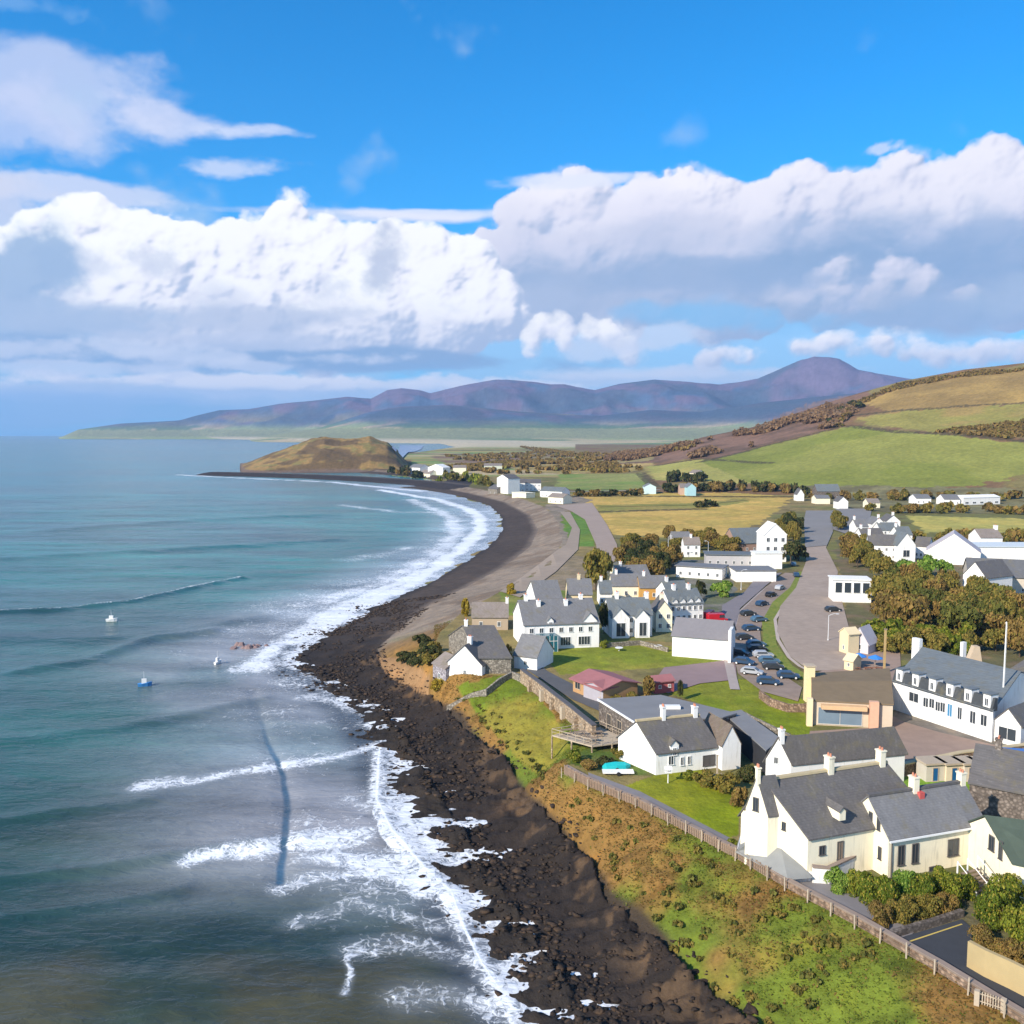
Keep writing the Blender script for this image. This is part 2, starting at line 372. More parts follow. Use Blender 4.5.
    # white heads low in the gap
    P = row([(530, 345), (560, 330), (590, 328), (620, 345), (650, 355)], 14, 8, 17, 8)+row([(700, 362), (722, 356), (748, 360)], 7, 6, 12, 4)
    P += row([(800, 352), (830, 344), (870, 350), (930, 352), (980, 350), (1030, 352), (1090, 350)], 26, 7, 14, 5)
    puffs(P, (255, 253, 252), (236, 236, 246), (178, 194, 220), 4, 2.6, (378, 330), .9, .6, base=.1)
    soft(690, 378, 190, 9, (196, 210, 232), .8, (.3, .8), 40, .4, 20, 2.5); soft(620, 372, 90, 9, (222, 226, 240), .6, (.3, .8), 30, .5, 43, 2.)
    # bright cumulus on the left
    P = row([(-60, 252), (0, 246), (40, 238), (70, 224), (100, 220), (135, 232), (180, 248), (235, 250), (262, 244), (292, 230), (325, 247), (370, 247), (420, 244), (462, 252), (488, 280), (504, 318)], 44, 16, 27, 6)
    P += fill([(0, 264), (90, 248), (290, 254), (460, 266), (500, 320), (480, 338), (200, 340), (60, 320)], 100, 20, 38)
    puffs(P, (255, 255, 255), (240, 239, 247), (170, 187, 216), 2, 2.2, (374, 285), .9, 1., base=.09)
    soft(385, 262, 22, 38, (176, 188, 214), .75, (.35, .9), 30, .6, 21); soft(215, 300, 60, 20, (206, 213, 232), .5, (.3, .9), 40, .8, 22); soft(60, 262, 40, 18, (196, 206, 228), .6, (.3, .9), 30, .8, 44)
    soft(230, 325, 260, 20, (178, 192, 218), .75, (.35, .9), 40, 1., 85, 2.); soft(150, 262, 26, 18, (200, 208, 228), .7, (.35, .9), 24, .8, 86); soft(330, 290, 34, 20, (198, 206, 228), .6, (.35, .9), 24, .8, 87)
    # grey blue lower layers on the left
    soft(10, 268, 55, 40, (150, 178, 212), .9, (.25, .8), 46, 1., 23); soft(40, 325, 120, 26, (172, 192, 220), .85, (.3, .8), 46, 1., 24, 1.6)
    soft(110, 356, 230, 17, (140, 172, 210), .9, (.25, .75), 40, .6, 25, 2.2); soft(400, 362, 190, 13, (136, 168, 206), .92, (.25, .7), 40, .5, 26, 2.4); soft(230, 342, 100, 8, (196, 206, 228), .7, (.3, .8), 30, .6, 27, 2.)
    soft(230, 385, 330, 13, (236, 236, 244), .95, (.42, .8), 22, .5, 45, 1.8); soft(480, 386, 150, 8, (226, 230, 242), .8, (.4, .8), 18, .5, 46, 2.)
    for k_, (u, v, su, sv) in enumerate(((30, 352, 70, 14), (110, 348, 60, 12), (190, 356, 70, 12), (60, 372, 80, 10), (160, 372, 70, 9), (250, 366, 80, 9), (340, 360, 70, 8), (20, 395, 60, 8), (130, 396, 70, 7), (600, 350, 60, 14), (660, 340, 60, 12), (700, 372, 60, 8), (780, 372, 60, 7))):
        soft(u, v, su, sv, (212, 220, 238), .7, (.42, .95), 22, .8, 60+k_, 1.5)
    P = row([(60, 386), (105, 384)], 3, 5, 9, 4)+row([(150, 377), (175, 380)], 3, 5, 9, 4)+row([(300, 385), (330, 384)], 4, 5, 8, 4); puffs(P, (246, 245, 249), (222, 226, 240), (180, 198, 224), 5, 5., (402, 378), 1., .45)
    soft(250, 398, 420, 9, (178, 202, 230), .85, (.25, .8), 40, .4, 28, 3.)
    soft(60, 412, 240, 14, (140, 182, 222), .75, (.2, .8), 50, .4, 29, 3.)
    X = Rc*np.sin(A)*np.cos(E); Y = Rc*np.cos(A)*np.cos(E); Z = CZ+Rc*np.sin(E)
    AL = AL*sst(np.abs(A), R_(45.5), R_(38)); AL = AL*sst(E, R_(30.5), R_(27))
    me = grid_mesh('clouds', X, Y, Z, RGB, {'cover': AL})
    m = bpy.data.materials.new('clouds'); m.use_nodes = True; nt = m.node_tree; nt.nodes.clear()
    at_ = nt.nodes.new('ShaderNodeAttribute'); at_.attribute_name = 'tint'; ac = nt.nodes.new('ShaderNodeAttribute'); ac.attribute_name = 'cover'
    em = nt.nodes.new('ShaderNodeEmission'); nt.links.new(at_.outputs['Color'], em.inputs[0]); em.inputs[1].default_value = CLOUD
    tr = nt.nodes.new('ShaderNodeBsdfTransparent'); mx = nt.nodes.new('ShaderNodeMixShader'); out = nt.nodes.new('ShaderNodeOutputMaterial')
    nt.links.new(ac.outputs['Fac'], mx.inputs[0]); nt.links.new(tr.outputs[0], mx.inputs[1]); nt.links.new(em.outputs[0], mx.inputs[2]); nt.links.new(mx.outputs[0], out.inputs[0])
    m.cycles.emission_sampling = 'NONE'
    me.materials.append(m); o = bpy.data.objects.new('clouds', me); COL.objects.link(o); tag(o, kind='structure')
CLOUD = 0.79
build_clouds()

# ------------------------------------------------------------------ materials
MATS = {}
def mat(name, col, rough=.85, var=.25, scale=1.5, bump=0., spec=.3, metal=0., kind=None, col2=None, bscale=8.):
    if name in MATS: return MATS[name]
    m = bpy.data.materials.new(name); m.use_nodes = True; N = NT(m.node_tree)
    b = m.node_tree.nodes['Principled BSDF']; b.inputs['Roughness'].default_value = rough
    b.inputs['Specular IOR Level'].default_value = spec; b.inputs['Metallic'].default_value = metal
    tc = m.node_tree.nodes.new('ShaderNodeTexCoord'); P = tc.outputs['Object']
    n1 = N.noise(P, scale, 5, .6); n2 = N.noise(P, scale*.17, 3, .5)
    f = N.m('ADD', N.m('MULTIPLY_ADD', n1, var*1.3, 1-var*.65), N.m('MULTIPLY_ADD', n2, var, -var*.5))
    base = N.mix(N.ss(n1, .4, .62), tuple(col), tuple(col2)) if col2 else None
    c = N.mix(1., base if base else tuple(col), N.xyz(f, f, f), 'MULTIPLY')
    if kind == 'slate':
        geo = m.node_tree.nodes.new('ShaderNodeNewGeometry'); sp = m.node_tree.nodes.new('ShaderNodeSeparateXYZ'); m.node_tree.links.new(geo.outputs['Position'], sp.inputs[0])
        rows = N.m('FRACT', N.m('MULTIPLY', sp.outputs[2], 5.))
        rw = N.m('FLOOR', N.m('MULTIPLY', sp.outputs[2], 5.))
        col_ = N.noise(N.xyz(N.m('MULTIPLY', N.m('ADD', sp.outputs[0], sp.outputs[1]), 2.2), rw, 0.), 1.0, 0)
        k = N.m('MULTIPLY', N.m('MULTIPLY_ADD', col_, .5, .75), N.ss(rows, .0, .18, .72, 1.))
        c = N.mix(1., c, N.xyz(k, k, k), 'MULTIPLY')
        lich = N.ss(N.noise(P, .45, 6, .7), .50, .68)
        c = N.mix(N.m('MULTIPLY', lich, .5), c, (.155, .13, .07)); c = N.mix(N.m('MULTIPLY', N.ss(N.noise(N.vm('MULTIPLY', P, (1.3, 1.3, .3)), 1.1, 5, .7), .55, .7), .35), c, (.22, .21, .20))
    if kind == 'stone':
        v = N.vor(P, 2.6, 0, 'F1'); vc = m.node_tree.nodes.new('ShaderNodeTexVoronoi'); m.node_tree.links.new(P, vc.inputs['Vector']); vc.inputs['Scale'].default_value = 2.6
        c = N.mix(.55, c, N.m('MULTIPLY_ADD', N.noise(vc.outputs['Position'], 3.7, 0), 1.6, -.3), 'SOFT_LIGHT'); k = N.ss(v, .55, .28, .55, 1.); c = N.mix(1., c, N.xyz(k, k, k), 'MULTIPLY')
    if kind == 'plaster':
        st = N.ss(N.noise(N.vm('MULTIPLY', P, (1.5, 1.5, .25)), 1.2, 5, .6), .54, .75)
        c = N.mix(N.m('MULTIPLY', st, .42), c, (.40, .36, .28))
        geo = m.node_tree.nodes.new('ShaderNodeNewGeometry'); wv = N.noise(N.vm('MULTIPLY', geo.outputs['Position'], (2.5, 2.5, .18)), 1.0, 4, .6); c = N.mix(N.m('MULTIPLY', N.ss(wv, .55, .72), .30), c, (.30, .28, .22))
    m.node_tree.links.new(c, b.inputs['Base Color'])
    if bump:
        bn = m.node_tree.nodes.new('ShaderNodeBump'); bn.inputs['Strength'].default_value = bump; bn.inputs['Distance'].default_value = .05
        m.node_tree.links.new(N.noise(P, bscale, 4, .6), bn.inputs['Height']); m.node_tree.links.new(bn.outputs[0], b.inputs['Normal'])
    MATS[name] = m; return m
WHITE = mat('white_render', (.78, .76, .73), .85, .10, 1.2, .3, kind='plaster')
CREAM = mat('cream_render', (.80, .72, .54), .85, .10, 1.2, .3, kind='plaster')
SLATE = mat('slate_roof', (.115, .105, .10), .65, .35, 1.2, .3, .4, kind='slate')
SLATE2 = mat('pale_slate_roof', (.17, .165, .165), .6, .35, 1.2, .3, .4, kind='slate')
SLATEB = mat('blue_slate_roof', (.14, .155, .16), .6, .35, 1.2, .3, .4, kind='slate')
BROWNR = mat('brown_felt_roof', (.20, .145, .085), .9, .3, .7, .3)
TAUPER = mat('taupe_tile_roof', (.23, .19, .165), .85, .3, 1., .3, kind='slate')
GREENR = mat('mossy_green_roof', (.06, .08, .06), .8, .35, 1., .3)
REDR = mat('red_roof', (.32, .13, .13), .8, .3, 1., .3)
STONE = mat('grey_stone', (.30, .26, .21), .95, .4, 1., .6, kind='stone')
SAND = mat('sandstone', (.42, .31, .21), .95, .4, 1., .6, kind='stone')
PINKS = mat('pink_stone', (.29, .195, .135), .95, .4, 1., .6, kind='stone')
GLASS = mat('window_glass', (.035, .045, .055), .12, .3, .6, 0, .6)
FRAMEW = mat('white_frame', (.75, .74, .72), .5, .08)
FRAMED = mat('dark_frame', (.10, .09, .085), .6, .1)
WOOD = mat('weathered_wood', (.26, .19, .13), .9, .4, 3., .4)
PALEW = mat('pale_wood', (.42, .34, .25), .9, .3, 3., .3)
DARK = mat('dark_boarding', (.03, .03, .034), .8, .3)
ASPH = mat('asphalt_dark', (.045, .048, .055), .9, .3, .8, .4)
YEL = mat('yellow_coping', (.50, .40, .24), .9, .3, 1.5)
POT = mat('clay_pot', (.50, .20, .12), .8, .2)
METAL = mat('pale_metal', (.62, .62, .62), .4, .1, spec=.5)
REDP = mat('red_paint', (.55, .02, .03), .45, .1)
YELP = mat('yellow_render', (.66, .54, .34), .85, .15, 1.)

def veg(name, c1, c2, c3=None, trans=.25, var=.7):
    if name in MATS: return MATS[name]
    m = bpy.data.materials.new(name); m.use_nodes = True; N = NT(m.node_tree); nt = m.node_tree
    b = nt.nodes['Principled BSDF']; b.inputs['Roughness'].default_value = .8; b.inputs['Specular IOR Level'].default_value = .15
    geo = nt.nodes.new('ShaderNodeNewGeometry'); tc = nt.nodes.new('ShaderNodeTexCoord'); oi = nt.nodes.new('ShaderNodeObjectInfo')
    r = geo.outputs['Random Per Island']
    n = N.noise(N.vm('ADD', tc.outputs['Object'], N.vm('SCALE', N.xyz(1., 1., 1.), sc=N.m('MULTIPLY', oi.outputs['Random'], 40))), .45, 3, .5)
    f = N.ss(N.m('ADD', n, N.m('MULTIPLY_ADD', r, .4, -.2)), .38, .62)
    c = N.mix(f, c1, c2)
    if c3: c = N.mix(N.ss(r, .8, .95), c, c3)
    k = N.m('MULTIPLY_ADD', r, var, 1-var/2); c = N.mix(1., c, N.xyz(k, k, k), 'MULTIPLY')
    nt.links.new(c, b.inputs['Base Color'])
    tr = nt.nodes.new('ShaderNodeBsdfTranslucent'); nt.links.new(c, tr.inputs[0]); mx = nt.nodes.new('ShaderNodeMixShader'); mx.inputs[0].default_value = trans
    nt.links.new(b.outputs[0], mx.inputs[1]); nt.links.new(tr.outputs[0], mx.inputs[2]); nt.links.new(mx.outputs[0], nt.nodes['Material Output'].inputs[0])
    MATS[name] = m; return m
V_GREEN = veg('leaf_green', (.10, .14, .015), (.21, .23, .025), (.30, .24, .04), .35, .5)
V_BRIGHT = veg('leaf_bright', (.12, .22, .03), (.22, .32, .05), (.28, .32, .07), .35, .5)
V_OLIVE = veg('leaf_olive', (.15, .14, .03), (.24, .19, .04), (.26, .17, .04), .35, .5)
V_BROWN = veg('leaf_brown', (.19, .13, .04), (.30, .19, .055), (.17, .15, .03), .35, .5)
V_MOSS = veg('leaf_moss', (.10, .11, .025), (.17, .165, .035), (.22, .15, .04), .35, .5)
V_DARK = veg('leaf_dark', (.04, .055, .018), (.08, .085, .025), (.11, .08, .03), .3, .5)
V_GOLD = veg('leaf_gold', (.30, .21, .02), (.42, .28, .03), (.25, .22, .04))
V_CLIFF = veg('cliff_leaf', (.075, .11, .012), (.21, .12, .03), (.25, .17, .05))
BARK = mat('bark', (.09, .065, .045), .95, .4, 3., .4)

# ------------------------------------------------------------------ ground
def build_ground():
    na, nr = 1050, 1150
    az = np.linspace(R_(-41), R_(44), na)
    r = np.concatenate([np.geomspace(62, 2200, 820)[:-1], np.geomspace(2200, 19000, nr-819)])
    A, RR = np.meshgrid(az, r); X = RR*np.sin(A); Y = RR*np.cos(A)
    Z = np.zeros_like(X); fl = lambda a: a.ravel()
    x = fl(X); y = fl(Y); z = height(x, y)
    R = np.hypot(x, y)
    i0 = inpoly(x, y, P0); iT = inpoly(x, y, PT) & i0; iC = inpoly(x, y, PC) & i0
    dT = dline(x, y, PT[:len(T_px)+4]); dC = dline(x, y, PC[:len(C_px)+4]); d0 = dline(x, y, P0, True)
    n1 = fbm(x, y, 12, 5, 3); n2 = fbm(x, y, 60, 5, 4); n3 = fbm(x, y, 2.2, 4, 6); n4 = fbm(x, y, 300, 4, 8)
    col = np.zeros((len(x), 3))
    def put(mask, c, a=1.):
        a = np.asarray(a, float)*mask; col[:] = col*(1-a[:, None])+np.asarray(c)*a[:, None]
    one = np.ones(len(x))
    put(one, (.15, .145, .045)); put(one, (.24, .18, .07), sst(n2, .42, .6)); put(one, (.10, .075, .035), sst(n1, .58, .72)*.6)
    # far plain: strips of fields, marsh and woodland
    fr = sst(R, 700, 1000)
    strip = fbm(x*.35, y, 170, 4, 12)
    put(one, (.33, .28, .10), fr*sst(strip, .38, .46)); put(one, (.17, .24, .07), fr*sst(strip, .50, .54)); put(one, (.40, .31, .17), fr*sst(strip, .60, .63))
    put(one, (.10, .065, .04), fr*sst(fbm(x*.4, y, 260, 4, 14), .53, .58)*sst(R, 3200, 2600))
    f2 = sst(R, 3000, 3600); strip2 = fbm(x*.4, y, 520, 4, 15)
    put(one, (.27, .31, .12), f2); put(one, (.46, .36, .20), f2*sst(strip2, .47, .50)); put(one, (.12, .19, .07), f2*sst(strip2, .57, .60))
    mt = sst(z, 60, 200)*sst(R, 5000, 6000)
    put(one, (.06, .095, .16), mt); put(one, (.125, .095, .145), mt*sst(n4+z/1400, .62, .80)); put(one, (.20, .17, .10), mt*sst(fbm(x*.5, y, 420, 4, 23), .55, .6)*sst(z, 330, 150)*.8); put(one, (.05, .075, .11), mt*sst(fbm(x, y, 700, 4, 19), .5, .6)*.8)  # mountains: distance-haze blue painted into the base colour, purple heather over it
    put(one, (.50, .42, .28), sst(R, 3000, 3600)*sst(d0, 900, 500)*(z < 25)*i0*.9)
    # headland
    az_ = np.arctan2(x, y); hd = (tab(az_, HDU, HDZ) > 1) & (R > 1300) & (R < 1790)
    put(hd, (.27, .17, .06)); put(hd, (.14, .15, .05), sst(n1, .5, .65)*.6); put(hd, (.13, .085, .04), sst(fbm(x, y, 26, 4, 24), .48, .6)); put(hd & (z < 2.5), (.16, .11, .08))
    # hill: brown wooded flank, fields
    hl = (tab(az_, HU, HZ) > 2) & (R > 760) & (R < 4000)
    put(hl, (.20, .16, .055)); put(hl, (.18, .105, .05), sst(n2, .40, .55))
    zones = [
        # px polygon, colour, second colour, noise scale, blend
        ([(560, 512), (590, 512), (597, 545), (570, 548)], (.11, .20, .03), (.14, .20, .03), 20),
        ([(566, 496), (640, 493), (740, 493), (792, 497), (775, 512), (740, 536), (690, 540), (612, 534), (590, 512)], (.50, .33, .085), (.40, .29, .07), 22),
        ([(596, 505), (700, 503), (745, 498), (748, 502), (700, 508), (600, 513)], (.24, .22, .05), (.28, .22, .06), 14),
        ([(560, 474), (640, 473), (655, 487), (600, 492), (556, 488)], (.17, .23, .05), (.24, .24, .07), 60),
        ([(520, 462), (640, 455), (660, 470), (560, 474), (515, 470)], (.38, .27, .10), (.28, .22, .07), 60),
        ([(645, 466), (700, 459), (770, 463), (760, 484), (700, 482), (655, 480)], (.38, .32, .09), (.30, .28, .07), 60),
        ([(700, 462), (760, 447), (845, 427), (920, 433), (1024, 443), (1100, 450), (1100, 472), (1024, 474), (975, 485), (890, 489), (760, 487)], (.19, .205, .035), (.235, .235, .05), 90),
        ([(598, 463), (650, 451), (720, 434), (770, 419), (815, 402), (850, 395), (870, 402), (840, 426), (760, 446), (715, 459), (650, 463)], (.20, .115, .075), (.13, .08, .05), 40),
        ([(430, 456), (560, 450), (660, 452), (650, 461), (560, 463), (450, 466)], (.20, .13, .08), (.26, .21, .09), 90),
        ([(862, 402), (900, 388), (960, 376), (1024, 368), (1150, 355), (1150, 396), (1024, 404), (960, 408), (890, 414)], (.34, .225, .07), (.25, .165, .055), 70),
        ([(858, 417), (940, 409), (1024, 405), (1100, 400), (1100, 416), (1024, 420), (930, 432), (870, 425)], (.25, .22, .055), (.29, .205, .065), 60),
        ([(930, 434), (1024, 421), (1100, 416), (1100, 440), (1024, 438)], (.23, .16, .06), (.17, .13, .05), 40),
        ([(905, 515), (1024, 519), (1060, 532), (925, 533)], (.44, .36, .09), (.36, .32, .08), 30),
        ([(800, 485), (1100, 490), (1100, 515), (860, 512)], (.14, .12, .055), (.19, .17, .08), 14),
        ([(455, 688), (478, 680), (512, 676), (525, 682), (562, 722), (572, 745), (550, 752), (522, 758), (495, 732), (470, 708)], (.10, .135, .012), (.15, .135, .02), 9),
        ([(560, 745), (650, 755), (655, 775), (600, 772), (560, 765)], (.08, .12, .02), (.12, .12, .03), 4),
        ([(612, 790), (655, 773), (700, 768), (728, 782), (742, 806), (738, 835), (722, 838), (690, 822), (650, 803)], (.18, .22, .006), (.21, .225, .012), 14),
        ([(540, 652), (600, 640), (690, 648), (722, 660), (650, 668), (600, 672), (560, 676)], (.18, .21, .02), (.23, .225, .03), 9),
        ([(600, 625), (680, 628), (680, 642), (600, 642)], (.18, .17, .07), (.14, .15, .04), 5),
        ([(640, 690), (690, 682), (775, 678), (803, 700), (806, 740), (770, 728), (738, 715), (690, 700)], (.16, .205, .01), (.19, .205, .018), 12),
        ([(885, 755), (1024, 760), (1024, 790), (905, 795)], (.15, .26, .025), (.19, .26, .03), 8),
        ([(500, 590), (545, 575), (575, 590), (560, 612), (505, 615)], (.20, .20, .05), (.14, .18, .03), 12),
        ([(545, 548), (575, 555), (612, 562), (600, 590), (560, 590), (530, 578)], (.26, .20, .13), (.22, .17, .10), 10),
        ([(545, 505), (575, 495), (592, 500), (560, 515), (570, 545), (562, 548)], (.25, .20, .15), (.21, .17, .12), 12),
        ([(610, 560), (735, 560), (735, 625), (610, 625)], (.17, .16, .13), (.12, .13, .07), 5),
        ([(835, 540), (1024, 550), (1060, 690), (900, 660), (845, 625)], (.12, .11, .05), (.16, .12, .07), 5),
        ([(890, 690), (1060, 700), (1060, 760), (800, 750), (800, 735), (890, 735)], (.19, .165, .13), (.15, .13, .11), 6),
        ([(720, 850), (1060, 850), (1060, 1010), (900, 935), (800, 880)], (.10, .12, .03), (.14, .12, .06), 3),
    ]
    jx = x+(n1-.5)*R*.012; jy = y+(fbm(x, y, 10, 3, 99)-.5)*R*.03
    for px, c, c2, sc in zones:
        P = apoly(px); bb = (x > P[:, 0].min()-30) & (x < P[:, 0].max()+30) & (y > P[:, 1].min()-60) & (y < P[:, 1].max()+60)
        k = np.where(bb)[0]
        if not len(k): continue
        ins = inpoly(jx[k], jy[k], P).astype(float)
        t = sst(fbm(x[k], y[k], sc, 4, int(sc)), .4, .6)[:, None]
        col[k] = np.where(ins[:, None] > .5, np.array(c)*(1-t)+np.array(c2)*t, col[k])
    # shore: dark wet band, tan shingle, cliff and rocks
    near = sst(y, 300, 200)
    b1 = i0 & ~iT & (R < 1290); b2 = iT & ~iC & (R < 1290)
    put(b1, (.065, .048, .038)); put(b1, (.024, .018, .015), near*.95); put(b1, (.10, .062, .034), near*.7*sst(n3+n1*.5, .78, .9)*sst(d0/(d0+dT+1e-6), .45, .8))
    put(~i0 & (d0 < 14) & (y < 330), (.028, .022, .018))
    fr_ = d0/(d0+dT+1e-6); put(b1, (.15, .115, .09), (1-near)*sst(fr_, .80, 1.))
    put(b1, (.035, .028, .026), (1-near)*sst(fr_, .2, .02)*.8)
    put(b2, (.23, .18, .135)); put(b2, (.165, .12, .085), sst(n1, .45, .6)*.8)
    nearc = sst(y, 235, 205)
    tt = dT/(dT+dC+1e-6)
    g = fbm(x, y, 14, 4, 51)
    brown = np.array((.235, .13, .036)); grn = np.array((.125, .16, .018)); t = sst(g+(tt-.5)*.10, .42, .55)[:, None]
    cc = brown*(1-t)+grn*t; cc = cc*(1-sst(n3, .55, .75)[:, None]*.45)
    rockm = sst(tt+(n1-.5)*.3, .12, .02)[:, None]; cc = cc*(1-rockm)+np.array((.05, .036, .024))*rockm
    a = (b2*nearc)[:, None]; col[:] = col*(1-a)+cc*a
    land = ([(455, 688), (478, 680), (512, 676), (525, 682), (562, 722), (572, 745), (545, 770), (530, 765), (522, 758), (495, 732), (470, 708)])
    P = apoly(land); k = inpoly(jx, jy, P); tq = sst(n1, .4, .62)[:, None]
    col[k] = (np.array((.12, .16, .012))*(1-tq)+np.array((.20, .17, .025))*tq)[k]
    # sandy cove bit, spit, sea bed
    P = apoly([(376, 655), (400, 660), (432, 668), (430, 690), (400, 684), (380, 672)]); k = inpoly(jx, jy, P); put(k, (.26, .15, .07))
    ds = dline(x, y, SPIT); put((ds < 30) & (x < SPIT[0][0]), (.035, .028, .026)); put((ds < 6) & (x < SPIT[0][0]), (.08, .065, .055))
    put(~i0 & (ds > 28) & ~hd & (d0 > 14) & (R < 3500), (.10, .09, .07)); put((R > 5000) & (z < 90) & (z > 0), (.22, .23, .11), sst(z, 8, 30))
    # hedge lines on the hill
    for px in ([(858, 415), (940, 408), (1024, 403)], [(700, 462), (760, 447), (845, 426), (900, 432), (1024, 441)], [(645, 466), (700, 459), (770, 463)], [(862, 402), (845, 413), (835, 428)],
               [(566, 496), (792, 497)], [(590, 512), (700, 509)], [(556, 490), (655, 489)], [(640, 473), (655, 487)], [(520, 472), (640, 471)]):
        L = apoly(px); k = dline(x, y, L) < (6 if R.mean() > 0 else 1); put(k & (R > 500), (.065, .05, .025), .85*sst(n3+n1*.3, .45, .6))
    col *= (1+(n3-.5)[:, None]*.5)
    Z = z.reshape(X.shape)
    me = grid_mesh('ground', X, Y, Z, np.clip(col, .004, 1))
    m = bpy.data.materials.new('ground'); m.use_nodes = True; N = NT(m.node_tree); nt = m.node_tree
    b = nt.nodes['Principled BSDF']; b.inputs['Roughness'].default_value = .92; b.inputs['Specular IOR Level'].default_value = .2
    at_ = nt.nodes.new('ShaderNodeAttribute'); at_.attribute_name = 'tint'
    ge = nt.nodes.new('ShaderNodeNewGeometry'); P = ge.outputs['Position']
    a1 = N.noise(P, 2.2, 4, .65); a2 = N.noise(P, .25, 4, .6); a3 = N.noise(P, .02, 4, .6)
    f = N.m('MULTIPLY', N.m('MULTIPLY', N.m('MULTIPLY_ADD', a1, .9, .55), N.m('MULTIPLY_ADD', a2, .7, .65)), N.m('MULTIPLY_ADD', a3, .7, .65))
    c = N.mix(1., at_.outputs['Color'], N.xyz(f, f, f), 'MULTIPLY')
    hs = N.mix(N.m('MULTIPLY', N.ss(a2, .5, .7), .25), c, N.mix(1., c, (1.35, 1.0, .6), 'MULTIPLY'))
    nt.links.new(hs, b.inputs['Base Color'])
    bn = nt.nodes.new('ShaderNodeBump'); bn.inputs['Strength'].default_value = .7; bn.inputs['Distance'].default_value = .25
    nt.links.new(N.m('ADD', N.noise(P, 1.6, 4, .65), N.m('MULTIPLY', N.noise(P, .12, 3, .5), 4.)), bn.inputs['Height']); nt.links.new(bn.outputs[0], b.inputs['Normal'])
    me.materials.append(m)
    o = bpy.data.objects.new('ground', me); COL.objects.link(o); tag(o, kind='structure')
build_ground()

